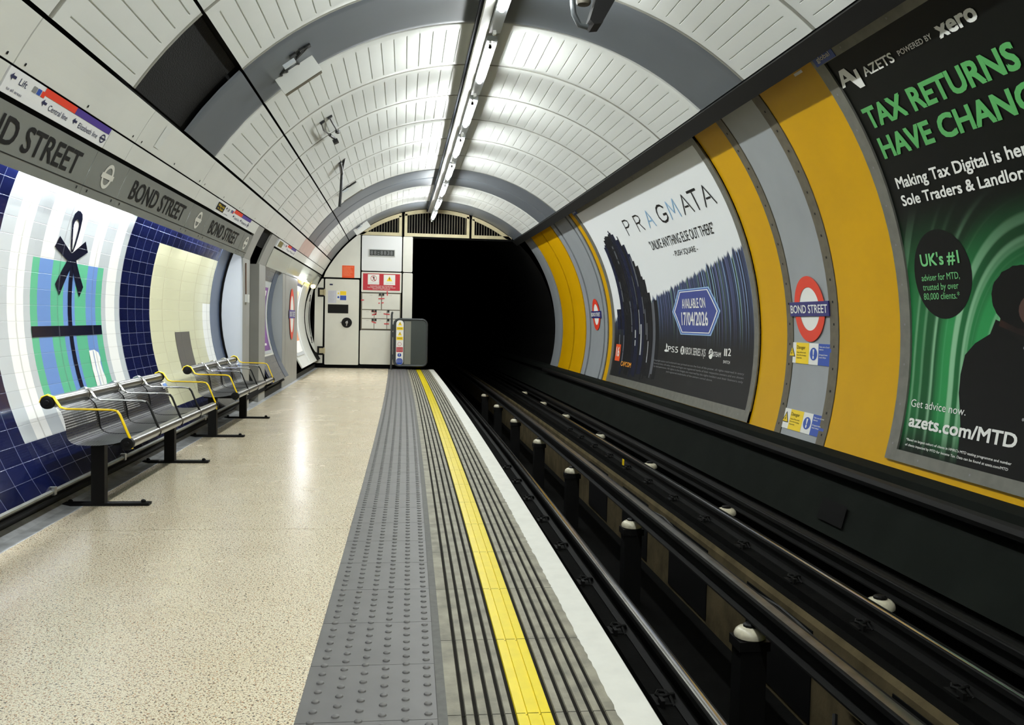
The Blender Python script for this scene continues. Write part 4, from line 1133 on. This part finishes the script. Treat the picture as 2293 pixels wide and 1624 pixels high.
# insulators: centre row on tall pedestals, outer row on the kerb
ords = ['nearest', 'second', 'third', 'fourth', 'fifth', 'sixth', 'seventh', 'eighth']
def insulator(x, y, z, label, tall, grp):
    t = thing('rail_insulator', label, 'insulator', (x, y, z - .1), grp)
    mb = MB(); mb.lathe((x, y, z - .1), [(.088, 0), (.098, .008), (.10, .026), (.092, .046), (.074, .062), (.05, .07), (.02, .073), (.001, .073)], 18); mb.build('ceramic', CERAM, t, smooth=True)
    mb = MB(); mb.lathe((x, y, z - .032), [(.045, 0), (.045, .016), (.03, .024), (.001, .024)], 10)
    mb.build('cap', BLKPL, t)
    mb = MB()
    if tall:
        mb.box(x - .10, x + .10, y - .09, y + .09, z - .16, z - .10); mb.box(x - .085, x + .085, y - .075, y + .075, -1.40, z - .16)
    else:
        mb.lathe((x, y, z - .135), [(.10, 0), (.10, .03), (.08, .036), (.001, .036)], 14)
    mb.build('pedestal', BLKPL, t)
for i, y in enumerate((2.3, 5.08, 7.95, 10.9, 13.6, 16.45, 19.3, 22.1)):
    if i: insulator(2.165, y, -.565, '%s white insulator from the camera in the row under the middle conductor rail' % ords[i - 1], True, 'insulators under the middle conductor rail')
for i, y in enumerate((5.30, 8.08, 10.75, 13.6, 16.5, 19.1, 21.9)):
    insulator(3.165, y, -.475, '%s white insulator from the camera in the row along the far wall' % ords[i], False, 'insulators along the far wall')
# rail clips
def clip_mesh():
    mb = MB()
    pts = [(0.03, -.06, .0), (.02, -.02, .03), (.0, .015, .045), (-.03, .03, .04), (-.045, .005, .035), (-.03, -.025, .035), (.0, -.02, .04), (.04, .0, .035), (.05, .04, .02)]
    mb.tube(pts, .011, 6)
    mb.box(-.06, .05, -.06, .06, -.004, .012); mb.box(-.045, -.025, -.085, -.03, .0, .04)
    return mb.build('rail_clip', RUST, None, local=True)
cl0 = clip_mesh(); first = True
for x, y0, n, side in ((1.29, 2.12, 10, 'beside the rail nearest the platform'), (2.865, 3.06, 13, 'beside the far running rail')):
    for k in range(n):
        o = cl0 if first else cl0.copy()
        if not first: COL.objects.link(o)
        first = False
        y = y0 + .96 * k
        o.location = (x + off(y), y, -.64 + .06)
        o.scale = (1, 1, 1)
        tag(o, 'dark sprung rail clip %s, number %d from the camera' % (side, k + 1) if False else 'small dark sprung steel clip %s' % side, 'rail clip', 'rail clips ' + side)
mb = MB()
for x in (1.30, 2.87):
    mb.box(x - .07, x + .2, YA, 40, -.66, -.578, 0, ny=24)
struct(mb.build('rail_seat', SOOT), 'sooty concrete bearers under the running rails', 'bearer')
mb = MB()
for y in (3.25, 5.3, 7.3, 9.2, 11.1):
    mb.box(2.692, 2.75, y, y + 1.1, -1.36, -.72, 0)  # solid black boxes paint the shade of recesses onto the face
struct(mb.build('recess_shade_panel', BLACK), 'black panels painted as shaded recesses in the concrete face under the far rail', 'recess')
mb = MB()
pts = []
for i in range(60):
    y = 3.0 + i * .28
    pts.append((2.69, y, -.72 - .07 * abs(math.sin(y * 1.1)) - (.12 * max(0, math.sin(y * 1.85)) ** 3)))
mb.tube(pts, .014, 6)
tag(mb.build('signal_cable', BLKPL, smooth=True), 'thin black cable drooping along the concrete face under the far rail', 'cable')
mb = MB(); mb.box(2.675, 2.70, 4.45, 4.80, -1.02, -.78); mb.box(2.668, 2.68, 4.49, 4.76, -.98, -.82, 1)
tag(mb.build('track_plate', [CONC, mat('plate_grey', (92, 88, 80), .6)]), 'small faded plate fixed to the concrete below the far rail', 'plate')
mb = MB()
mb.tube([(1.6, 4.4, -1.385), (1.9, 4.5, -1.38), (2.3, 4.1, -1.38), (2.5, 4.6, -1.38), (2.66, 4.9, -1.1)], .018, 6)
tag(mb.build('pit_cable', BLKPL, smooth=True), 'black cable lying across the floor of the track pit', 'cable')
mb = MB(); mb.box(2.845, 2.852, 10.86, 10.94, -.56, -.48)
tag(mb.build('track_marker', SYEL), 'tiny yellow marker beside the far running rail', 'marker')
mb = MB()
mb.add([(3.615, 6.55, -.16), (3.615, 6.95, -.16), (3.54, 6.92, -.33), (3.54, 6.50, -.33)], [(0, 1, 2, 3)]); mb.v = [(v[0] - .02, v[1], v[2]) for v in mb.v]
tag(mb.build('wall_patch', BLACK), 'square black patch on the dark lower wall across the track', 'patch')

# ================================================================== SIGNS ACROSS THE TRACK
def roundel(yc, tc, ry, label):
    k = ry / .325
    t = thing('roundel_sign', label, 'station sign', RW(yc, tc - 5.3 * k, .01), 'ring station signs across the track')
    rt = 5.3 * k
    mb = MB(); ring(mb, W_, yc, tc, ry, rt, .66, .014, n=48); ring(mb, W_, yc, tc, ry, rt, .995, .007, n=48); mb.build('ring', RED, t)
    mb = MB(); poly(mb, W_, ellipse(yc, tc, ry * .67, rt * .67, 40), .010, cut=.1); mb.build('centre', INKW, t)
    mb = MB(); mb.slab(W_, yc - .418 * k, yc + .418 * k, tc - 1.17 * k, tc + 1.17 * k, .0, .022, 1, 3); mb.build('name_bar', SPURP if False else mat('bar_navy', (40, 40, 112), .35), t)
    mb = MB(); letters(mb, W_, 'BOND STREET', yc + .395 * k, yc - .395 * k, tc - .66 * k, tc + .66 * k, .025, .012); mb.build('lettering', INKW, t)
roundel(8.265, 6.62, .325, 'red ring station sign on the near grey wall panel, between the two big posters')
roundel(17.80, 6.62, .325, 'small red ring station sign on the far grey wall panel beyond the white poster')
def danger(y0, y1, a, b, label):
    t = thing('danger_notice', label, 'safety sign', RW((y0 + y1) / 2, a, .01), 'danger notices on the near grey panel')
    w = y0 - y1; u = lambda k: y0 - w * k; v = lambda k: a + (b - a) * k
    mb = MB(); mb.slab(W_, y1, y0, a, b, 0, .006, 1, 2); mb.build('plate', INKW, t)
    mb = MB(); mb.slab(W_, u(.50), u(.19), v(0), v(1), .006, .008, 1, 2); mb.build('yellow_block', SYEL, t)
    mb = MB(); mb.slab(W_, u(1), u(.72), v(0), v(1), .006, .008, 1, 2); poly(mb, W_, ellipse(u(.61), v(.5), w * .085, (b - a) * .3, 24), .008, 0, 0); mb.build('blue_block', SBLUE, t)
    mb = MB(); poly(mb, W_, [(u(.01), v(.3)), (u(.17), v(.3)), (u(.09), v(.86))], .0075, 0, 0)
    mb.build('triangle_border', INKB, t)
    mb = MB(); poly(mb, W_, [(u(.03), v(.34)), (u(.15), v(.34)), (u(.09), v(.75))], .009, 0, 0); mb.build('triangle', SYEL, t)
    mb = MB()
    poly(mb, W_, [(u(.10), v(.66)), (u(.085), v(.54)), (u(.1), v(.54)), (u(.085), v(.38)), (u(.075), v(.5)), (u(.088), v(.5)), (u(.08), v(.6))][::-1], .011, 0, 0)
    letters(mb, W_, 'Danger', u(.215), u(.42), v(.70), v(.86), .011)
    for i, s_ in enumerate(('Keep off the track.', 'Risk of life-changing', 'injuries')): letters(mb, W_, s_, u(.215), u(.44 - (.1 if i == 2 else 0)), v(.50 - i * .13), v(.57 - i * .13), .011)
    mb.build_rows('black_lettering', INKB, t)
    mb = MB()
    for i, s_ in enumerate(('Take care of your', 'device', 'Dropped items', 'cause delays')): letters(mb, W_, s_, u(.745), u((.97, .84, .93, .90)[i]), v((.82, .70, .46, .34)[i]), v((.89, .77, .53, .41)[i]), .011, .01)
    poly(mb, W_, [(u(.592), v(.72)), (u(.628), v(.72)), (u(.618), v(.45)), (u(.602), v(.45))], .0105, 0, 0); poly(mb, W_, ellipse(u(.61), v(.35), .014, .3, 10), .0105, 0, 0)
    mb.build_rows('white_lettering', INKW, t)
danger(8.755, 7.835, -2.31, 1.10, 'yellow and blue danger notice directly under the near red ring sign')
danger(8.69, 7.77, -13.32, -10.0, 'yellow and blue danger notice at the foot of the near grey panel')
def tagplate(y0, y1, label, txt=True):
    t = thing('owner_tag', label, 'sign', RW((y0 + y1) / 2, 39.7, .03))
    mb = MB(); mb.slab(W_, y1, y0, 39.75, 41.05, .0, .032, 1, 2); mb.build('plate', SBLUE, t)
    mb = MB(); letters(mb, W_, 'global', y0 - .05, y1 + .05, 40.25, 40.9, .035, .01); mb.build('lettering', INKW, t)
tagplate(6.60, 6.30, 'blue tag with white lettering on the corner of the near dark green poster')
tagplate(16.40, 16.05, 'blue tag with white lettering on the corner of the far white poster')
mb = MB(); mb.slab(W_, 6.86, 7.0, 40.2, 40.6, 0, .004, 1, 1)
tag(mb.build('paper_label', INKW), 'tiny white label at the top of the near yellow panel', 'label')

# ================================================================== BIG POSTERS
def poster(label, y0, y1, iy0, iy1, a, b, ia, ib, sheetm):
    """y0 = far (left) edge, y1 = near (right) edge"""
    t = thing('poster', label, 'poster', RW((y0 + y1) / 2, a, .02), 'large curved posters across the track')
    mb = MB(); mb.slab(W_, y1, y0, ia - .3, ib + .3, .0, .012, nu=6, nv=40, uv=True); mb.build('sheet', sheetm, t, smooth=True)
    for nm, q in (('frame_side', (iy0, y0, a, b)), ('frame_side', (y1, iy1, a, b)), ('frame_rail', (y1, y0, a, ia)), ('frame_rail', (y1, y0, ib, b))):
        mb = MB(); mb.slab(W_, q[0], q[1], q[2], q[3], .0, .028, nu=4, nv=20 if nm == 'frame_side' else 2)
        o = mb.build(nm, FRAME, t)
        mb = MB()
        if nm == 'frame_side':
            v = a + 2
            while v < b - 1: mb.slab(W_, (q[0] + q[1]) / 2 - .008, (q[0] + q[1]) / 2 + .008, v, v + .25, .028, .031, 1, 1); v += 5.2
        else:
            u_ = y1 + .3
            while u_ < y0: mb.slab(W_, u_, u_ + .016, (q[2] + q[3]) / 2 - .12, (q[2] + q[3]) / 2 + .12, .028, .031, 1, 1); u_ += .62
        mb.build('screws', INKGR, o)
    return t

def nodes(m): return m.node_tree, m.node_tree.nodes, m.node_tree.links
def green_rings():
    m = mat('print_green_rings', (10, 16, 12), .45, spec=.15)
    nt, N, L = nodes(m); b = N['Principled BSDF']
    uv = N.new('ShaderNodeUVMap'); uv.uv_map = 'UVMap'
    sx = N.new('ShaderNodeSeparateXYZ'); L.new(uv.outputs[0], sx.inputs[0])
    def mth(op, a, c=None, d=None):
        n = N.new('ShaderNodeMath'); n.operation = op
        for i, v in enumerate((a, c, d)):
            if v is None: continue
            if isinstance(v, (int, float)): n.inputs[i].default_value = v
            else: L.new(v, n.inputs[i])
        return n.outputs[0]
    # metres from the centre of the rings (y 5.05, theta 0)
    dx = mth('MULTIPLY', mth('SUBTRACT', sx.outputs[0], 5.05), 1.0)
    dy = mth('MULTIPLY', mth('SUBTRACT', sx.outputs[1], -1.5), R(1) * RR * .88)
    dyl = mth('MULTIPLY', mth('MINIMUM', dy, 0.0), .5)
    dyy = mth('ADD', mth('MAXIMUM', dy, 0.0), dyl)
    d = mth('SQRT', mth('ADD', mth('MULTIPLY', dx, dx), mth('MULTIPLY', dyy, dyy)))
    nz = N.new('ShaderNodeTexNoise'); nz.noise_dimensions = '1D'; nz.inputs['Scale'].default_value = 8.0; nz.inputs['Detail'].default_value = 1.5
    ds_ = mth('ADD', d, mth('MULTIPLY', dx, .03)); L.new(ds_, nz.inputs['W'])
    ln = N.new('ShaderNodeMapRange'); ln.interpolation_type = 'SMOOTHSTEP'; ln.inputs[1].default_value = .50; ln.inputs[2].default_value = .66; L.new(nz.outputs['Fac'], ln.inputs[0])
    nb = N.new('ShaderNodeTexNoise'); nb.noise_dimensions = '1D'; nb.inputs['Scale'].default_value = 3.1; nb.inputs['Detail'].default_value = 2; L.new(mth('ADD', d, 7.3), nb.inputs['W'])
    band = N.new('ShaderNodeMapRange'); band.inputs[1].default_value = .35; band.inputs[2].default_value = .6; band.inputs[3].default_value = .35; L.new(nb.outputs['Fac'], band.inputs[0])
    n2 = N.new('ShaderNodeTexNoise'); n2.inputs['Scale'].default_value = .9; L.new(uv.outputs[0], n2.inputs['Vector'])
    # overall fade: black at the top, green lower left
    fade = N.new('ShaderNodeMapRange'); fade.interpolation_type = 'SMOOTHSTEP'; fade.inputs[1].default_value = 19.5; fade.inputs[2].default_value = 3.0; L.new(sx.outputs[1], fade.inputs[0])
    f2 = N.new('ShaderNodeMapRange'); f2.interpolation_type = 'SMOOTHSTEP'; f2.inputs[1].default_value = -12.5; f2.inputs[2].default_value = -6.0; L.new(sx.outputs[1], f2.inputs[0])
    near = N.new('ShaderNodeMapRange'); near.interpolation_type = 'SMOOTHSTEP'; near.inputs[1].default_value = 2.1; near.inputs[2].default_value = .9; near.inputs[3].default_value = .4; L.new(d, near.inputs[0])
    fd = mth('MULTIPLY', mth('MULTIPLY', fade.outputs[0], f2.outputs[0]), near.outputs[0])
    fd0 = fd; fd = mth('MULTIPLY', fd, band.outputs[0])
    r1 = N.new('ShaderNodeMix'); r1.data_type = 'RGBA'; r1.inputs[6].default_value = lin((5, 8, 6)) + (1,); r1.inputs[7].default_value = lin((44, 138, 76)) + (1,); L.new(fd, r1.inputs[0])
    r2 = N.new('ShaderNodeMix'); r2.data_type = 'RGBA'; r2.inputs[7].default_value = lin((150, 200, 160)) + (1,); L.new(r1.outputs[2], r2.inputs[6])
    L.new(mth('MULTIPLY', mth('MULTIPLY', ln.outputs[0], mth('POWER', fd0, .9)), .8), r2.inputs[0])
    L.new(r2.outputs[2], b.inputs['Base Color'])
    return m
def streaks():
    m = mat('print_white_streaks', (232, 236, 238), .45, spec=.2)
    nt, N, L = nodes(m); b = N['Principled BSDF']
    uv = N.new('ShaderNodeUVMap'); uv.uv_map = 'UVMap'
    sx = N.new('ShaderNodeSeparateXYZ'); L.new(uv.outputs[0], sx.inputs[0])
    def mth(op, a, c=None, d=None):
        n = N.new('ShaderNodeMath'); n.operation = op
        for i, v in enumerate((a, c, d)):
            if v is None: continue
            if isinstance(v, (int, float)): n.inputs[i].default_value = v
            else: L.new(v, n.inputs[i])
        return n.outputs[0]
    j = N.new('ShaderNodeTexNoise'); j.noise_dimensions = '1D'; j.inputs['Scale'].default_value = 9; j.inputs['Detail'].default_value = 5; L.new(sx.outputs[0], j.inputs['W'])
    line = mth('ADD', mth('MULTIPLY_ADD', sx.outputs[0], -2.13, 39.4), mth('MULTIPLY', mth('SUBTRACT', j.outputs['Fac'], .5), 3.5))
    bel = N.new('ShaderNodeMapRange'); bel.inputs[1].default_value = -.25; bel.inputs[2].default_value = .35; L.new(mth('SUBTRACT', line, sx.outputs[1]), bel.inputs[0])
    s1 = N.new('ShaderNodeTexNoise'); s1.noise_dimensions = '1D'; s1.inputs['Scale'].default_value = 26; s1.inputs['Detail'].default_value = 3; L.new(sx.outputs[0], s1.inputs['W'])
    s2 = N.new('ShaderNodeTexNoise'); s2.noise_dimensions = '1D'; s2.inputs['Scale'].default_value = 11; s2.inputs['Detail'].default_value = 4; L.new(mth('ADD', sx.outputs[0], 40.), s2.inputs['W'])
    ramp = N.new('ShaderNodeValToRGB'); L.new(s1.outputs['Fac'], ramp.inputs[0])
    cr = ramp.color_ramp; cr.elements[0].position = .34; cr.elements[0].color = lin((20, 22, 32)) + (1,); cr.elements[1].position = .72; cr.elements[1].color = lin((150, 190, 220)) + (1,)
    for p, c in ((.46, (36, 42, 66)), (.55, (70, 90, 124)), (.63, (104, 96, 150))):
        e = cr.elements.new(p); e.color = lin(c) + (1,)
    gm = N.new('ShaderNodeMapRange'); gm.inputs[1].default_value = .62; gm.inputs[2].default_value = .70; gm.inputs[4].default_value = .6; L.new(s2.outputs['Fac'], gm.inputs[0])
    mg = N.new('ShaderNodeMix'); mg.data_type = 'RGBA'; mg.inputs[7].default_value = lin((120, 160, 110)) + (1,); L.new(gm.outputs[0], mg.inputs[0]); L.new(ramp.outputs[0], mg.inputs[6])
    dk = N.new('ShaderNodeMapRange'); dk.interpolation_type = 'SMOOTHSTEP'; dk.inputs[1].default_value = 13; dk.inputs[2].default_value = -2.5; dk.inputs[4].default_value = 1.0; L.new(sx.outputs[1], dk.inputs[0])
    md = N.new('ShaderNodeMix'); md.data_type = 'RGBA'; md.inputs[7].default_value = lin((24, 26, 27)) + (1,); L.new(dk.outputs[0], md.inputs[0]); L.new(mg.outputs[2], md.inputs[6])
    mw = N.new('ShaderNodeMix'); mw.data_type = 'RGBA'; mw.inputs[6].default_value = lin((230, 234, 236)) + (1,); L.new(bel.outputs[0], mw.inputs[0]); L.new(md.outputs[2], mw.inputs[7])
    L.new(mw.outputs[2], b.inputs['Base Color'])
    return m

# dark green poster, nearest
pa = poster('large dark green poster with ring pattern and green headline, nearest on the right', 6.64, .3, 6.50, .44, -13.45, 41.1, -11.95, 39.65, green_rings())
def put_text(par, nm, mt, rows, h=.017):
    for r_ in rows:
        s_, u0, u1, v0, v1 = r_[:5]
        mb = MB(); letters(mb, W_, s_, u0, u1, v0, v1, h, r_[5] if len(r_) > 5 else 0.)
        o = mb.build(nm, mt, par)
    return o
def width_of(s_, b): 
    vs = text_mesh(s_, b)[0]; return max(v[0] for v in vs) - min(v[0] for v in vs)
HV = width_of('HAVE', .03) / .655
MT_ = width_of('Making Tax Digital is he', .02) / 1.37
SO_ = width_of('Sole Traders & Landlo', .02) / 1.28
put_text(pa, 'headline', INKG, [('TAX RETURNS', 6.42, 4.74, 29.65, 32.45, .03), ('HAVE CHANGED', 6.40, 6.40 - width_of('HAVE CHANGED', .03) / HV, 25.6, 28.35, .03)])
put_text(pa, 'white_lettering', INKW, [
    ('AZETS', 6.15, 5.755, 35.75, 36.95, .015), ('POWERED BY', 5.69, 5.31, 36.05, 36.68, .01), ('xero', 5.25, 4.87, 35.6, 37.6, .03),
    ('Making Tax Digital is here for', 6.37, 6.37 - width_of('Making Tax Digital is here for', .02) / MT_, 21.55, 22.98, .02), ('Sole Traders & Landlords', 6.37, 6.37 - width_of('Sole Traders & Landlords', .02) / SO_, 19.3, 20.65, .02),
    ('Get advice now.', 6.44, 5.76, -6.2, -5.25, 0), ('azets.com/MTD', 6.43, 5.20, -8.75, -7.15, .022),
    ('*Based on largest cohort of clients in HMRC\'s MTD testing programme and number', 6.42, 5.21, -10.55, -10.25, .01), ('of clients impacted by MTD for Income Tax. Data can be found at azets.com/MTD', 6.42, 5.23, -11.22, -10.92, .01)])
mb = MB()
poly(mb, W_, [(6.41, 37.95), (6.33, 37.95), (6.18 + .03, 34.85), (6.25 + .03, 34.85)], .017, 0, 0)
poly(mb, W_, [(6.41, 37.95), (6.36, 37.95), (6.44, 35.8), (6.485, 35.8)], .0172, 0, 0); poly(mb, W_, [(6.24, 37.2), (6.20, 37.2), (6.21, 34.85), (6.27, 34.85)], .0174, 0, 0); poly(mb, W_, [(6.42, 36.7), (6.30, 36.7), (6.28, 36.3), (6.43, 36.3)], .0176, 0, 0)
mb.build('monogram', INKW, pa)
mb = MB(); poly(mb, W_, ellipse(6.06, 10.4, .345, 5.4, 48), .0145, 0, .1); mb.build('round_badge', mat('print_black', (7, 8, 7), .5, spec=.15), pa)
put_text(pa, 'badge_lettering', mat('print_mint', (108, 190, 120), .5), [('UK\'s #1', 6.30, 5.83, 11.5, 13.02, .02), ('adviser for MTD,', 6.315, 5.85, 9.7, 10.5, 0), ('trusted by over', 6.31, 5.875, 8.53, 9.33, 0), ('80,000 clients.*', 6.31, 5.87, 7.37, 8.17, 0)], .018)
mb = MB(); poly(mb, W_, [(5.50, 4.9), (5.56, 3.3), (5.72, 2.2), (5.83, .8), (5.87, -1.5), (5.87, -3.7), (5.80, -7.5), (5.76, -11.9), (4.3, -11.9), (4.35, 2.2), (4.8, 3.6), (5.02, 4.9), (5.2, 3.0), (5.35, 4.2)], .0145, 0, .1); mb.build('printed_shirt', mat('print_shirt', (9, 9, 9), .5, spec=.15), pa)
mb = MB(); poly(mb, W_, ellipse(5.17, 6.4, .27, 3.2, 28), .0147, 0, .1); poly(mb, W_, [(5.42, 6.5), (5.47, 4.2), (5.2, 3.0), (5.0, 4.4), (5.0, 6.5)], .0148, 0, .1); mb.build('printed_head', mat('print_skin_dark', (40, 22, 16), .5, spec=.15, noise=.75, nscale=4, c2=(18, 14, 13)), pa)
hp = []
rr = random.Random(3)
for i in range(46):
    a = 360 * i / 46; k = 1 + rr.uniform(-.02, .03)
    hp.append((5.23 + .30 * k * math.cos(R(a)), 7.3 + 3.3 * k * math.sin(R(a))))
mb = MB(); poly(mb, W_, hp, .0152, 0, .1); mb.build('printed_hair', mat('print_hair', (5, 5, 5), .5, spec=.15), pa)
mb = MB(); poly(mb, W_, ellipse(5.07, 5.8, .20, 2.0, 24), .0156, 0, .1); mb.build('printed_face', mat('print_face', (66, 34, 25), .5, noise=.6, nscale=5, c2=(54, 30, 24)), pa)
mb = MB()
for th in (1.9, .4, -1.0, -3.3, -5.6): poly(mb, W_, ellipse(5.22 if th > 1 else 5.18, th, .012, .18, 10), .0156, 0, 0)
mb.build('printed_buttons', INKGR, pa)

# white poster with dark streaks
pb = poster('large white poster with thin wide-spaced lettering over dark vertical streaks, further along on the right', 16.42, 9.50, 16.26, 9.63, -14.3, 41.0, -12.2, 39.6, streaks())
GLY = {'P': [[(0, 0), (0, 1), (.6, 1), (.95, .88), (.95, .66), (.6, .52), (0, .52)]], 'R': [[(0, 0), (0, 1), (.6, 1), (.92, .88), (.92, .66), (.6, .52), (.05, .52)], [(.45, .52), (1, 0)]],
       'A': [[(0, 0), (.5, 1), (1, 0)], [(.32, .36), (.68, .36)]], 'G': [[(.93, .8), (.72, .96), (.45, 1), (.18, .88), (.03, .62), (.03, .36), (.2, .1), (.48, 0), (.78, .06), (.97, .22), (.97, .42), (.62, .42)]],
       'M': [[(0, 0), (.12, 1), (.5, .3), (.88, 1), (1, 0)]], 'T': [[(0, 1), (1, 1)], [(.5, 1), (.5, 0)]]}
def thin(name, c, u0, u1, v0, v1, mt, wd=.0085):
    D = R(1) * RR
    mb = MB()
    for ln in GLY[c]:
        P_ = [(u0 + (u1 - u0) * a, (v0 + (v1 - v0) * b) * D) for a, b in ln]
        for k, ((xa, ya_), (xb, yb)) in enumerate(zip(P_[:-1], P_[1:])):
            L_n = math.hypot(xb - xa, yb - ya_); nx, ny = -(yb - ya_) / L_n * wd, (xb - xa) / L_n * wd
            ex, ey = (xb - xa) / L_n * wd * .6, (yb - ya_) / L_n * wd * .6
            hh = .0165 + .0001 * (k % 2)
            mb.add([RW(x, y / D, hh) for x, y in ((xa + nx - ex, ya_ + ny - ey), (xb + nx + ex, yb + ny + ey), (xb - nx + ex, yb - ny + ey), (xa - nx - ex, ya_ - ny - ey))], [(0, 1, 2, 3)])
    return mb.build(name, mt, pb)
for c, a, b, mt in (('P', 13.88, 13.60, INKB), ('R', 13.24, 12.95, INKB), ('A', 12.68, 12.37, INKLB), ('G', 12.10, 11.72, INKB), ('M', 11.60, 11.22, INKLB), ('A', 11.06, 10.70, INKB), ('T', 10.66, 10.36, INKB), ('A', 10.27, 9.91, INKB)):
    thin('title_letter', c, a, b, 27.9, 32.0, mt, .017 if c in 'GT' else .0125)
put_text(pb, 'quote_lettering', INKB, [('"UNLIKE ANYTHING ELSE OUT THERE"', 13.06, 10.31, 22.45, 24.7, 0), ('- PUSH SQUARE -', 12.13, 11.1, 19.75, 21.0, 0)], .017)
hx = [(12.71, 6.8), (12.31, 11.9), (11.04, 11.95), (10.72, 6.7), (11.10, 1.42), (12.36, 1.38)]
hc = (11.7, 6.7)
sc = lambda k: [(hc[0] + (a - hc[0]) * k, hc[1] + (b - hc[1]) * k) for a, b in hx]
mb = MB(); poly(mb, W_, sc(1.0), .0142, 0, .1); mb.build('badge_outer', mat('print_badge_pale', (150, 186, 222), .4), pb)
mb = MB(); poly(mb, W_, sc(.95), .0152, 0, .1); mb.build('badge_line', SBLUE, pb)
mb = MB(); poly(mb, W_, sc(.91), .0162, 0, .1); mb.build('badge_white', INKW, pb)
mb = MB(); poly(mb, W_, sc(.87), .0172, 0, .1); mb.build('badge_blue', mat('print_badge_blue', (58, 72, 146), .4), pb)
put_text(pb, 'badge_lettering', INKW, [('AVAILABLE ON', 12.21, 11.24, 7.5, 9.7, .012), ('17/04/2026', 12.28, 11.18, 3.6, 6.6, .015)], .020)
put_text(pb, 'platform_lettering', INKW, [('PS5', 12.93, 12.44, -3.0, -1.6, -.004), ('XBOX SERIES X|S', 12.14, 11.27, -3.1, -1.5, 0), ('STEAM', 10.98, 10.7, -2.85, -1.85, .01), ('2', 10.46, 10.36, -2.4, -.9, .01), ('SWITCH', 10.60, 10.37, -4.0, -3.4, .0)], .017)
mb = MB(); poly(mb, W_, ellipse(12.24, -2.3, .09, 1.0, 18), .0165, 0, 0); mb.build('platform_logo', INKW, pb)
mb = MB(); poly(mb, W_, ellipse(11.07, -2.4, .08, 1.1, 18), .0165, 0, 0); mb.build('platform_logo', INKW, pb); mb = MB()
poly(mb, W_, [(13.07, -2.9), (13.03, -3.0), (13.03, -.9), (12.98, -1.3), (12.96, -1.9), (13.0, -2.0), (13.0, -3.1)][::-1], .0165, 0, 0); poly(mb, W_, ellipse(13.02, -2.8, .09, .3, 14), .0165, 0, 0); mb.build('platform_logo', INKW, pb); mb = MB()
mb.slab(W_, 10.49, 10.53, -2.5, -1.0, .0165, .017, 1, 1); mb.slab(W_, 10.55, 10.59, -2.5, -1.0, .0165, .017, 1, 1); mb.build('platform_logos', INKW, pb)
mb = MB(); poly(mb, W_, [(12.29, -1.6), (12.26, -1.6), (12.19, -3.0), (12.22, -3.0)], .018, 0, 0); poly(mb, W_, [(12.22, -1.6), (12.19, -1.6), (12.26, -3.0), (12.29, -3.0)], .018, 0, 0)
ring(mb, W_, 11.06, -2.0, .035, .45, .5, .018, n=14); poly(mb, W_, [(11.15, -2.6), (11.09, -2.3), (11.08, -2.5), (11.14, -2.85)], .018, 0, 0); mb.build('logo_cutouts', INKB, pb)
rows = [('Copyright notice and trademark text printed across the foot of the poster, all rights reserved in every', 13.62, 9.89), ('listed territory. All other names and logos are registered marks of their respective owners and are shown', 13.60, 9.89),
        ('by kind permission. All rights to the images are reserved by the rights holders and their licensors only', 13.58, 9.89), ('and registered trademarks of the owners named above.', 12.9, 10.9)]
put_text(pb, 'small_print', INKGR, [(s_, a, b, -5.75 - .78 * i, -5.33 - .78 * i) for i, (s_, a, b) in enumerate(rows)], .015)
mb = MB(); mb.slab(W_, 15.78, 16.12, -7.55, -2.55, .012, .017, 1, 3); o = mb.build('age_rating', ORANGE, pb)
put_text(o, 'age_digits', INKW, [('16', 16.06, 15.84, -6.2, -3.3, .02)], .02)
put_text(pb, 'orange_lettering', mat('print_orange', (230, 150, 40), .5), [('CAPCOM', 15.60, 14.90, -8.8, -7.4, .02)], .024)
# plain abstract stand-in of dark angular slabs, where the poster shows its artwork
rr = random.Random(11)
dk = [mat('print_charcoal', (20, 21, 25), .5, spec=.15), mat('print_deep_navy', (20, 25, 50), .5, spec=.15), mat('print_slate', (92, 96, 104), .4), mat('print_pale_grey', (176, 180, 184), .4)]
mb = MB()
y = 16.05
while y > 13.55:
    w_ = rr.uniform(.05, .13)
    k = (16.05 - y) / 2.5
    top = 9 + 22 * math.sin(math.pi * min(1, .18 + k * .92)) ** .8 + rr.uniform(-1.2, 1.2) if k > .1 else 8
    bot = -11.6 + rr.uniform(0, 2.5) if k > .15 else 2
    mb.slab(W_, y - w_, y - .006, bot, top, .012, .0146, 1, 14, m=rr.choice((0, 0, 0, 1, 1, 2)))
    if rr.random() < .55:
        a = rr.uniform(-9, top - 8); mb.slab(W_, y - w_ * .8, y - w_ * .2, a, a + rr.uniform(3, 9), .0146, .0156, 1, 5, m=rr.choice((2, 3, 3, 2)))
    y -= w_
mb.build('abstract_slabs', dk, pb)
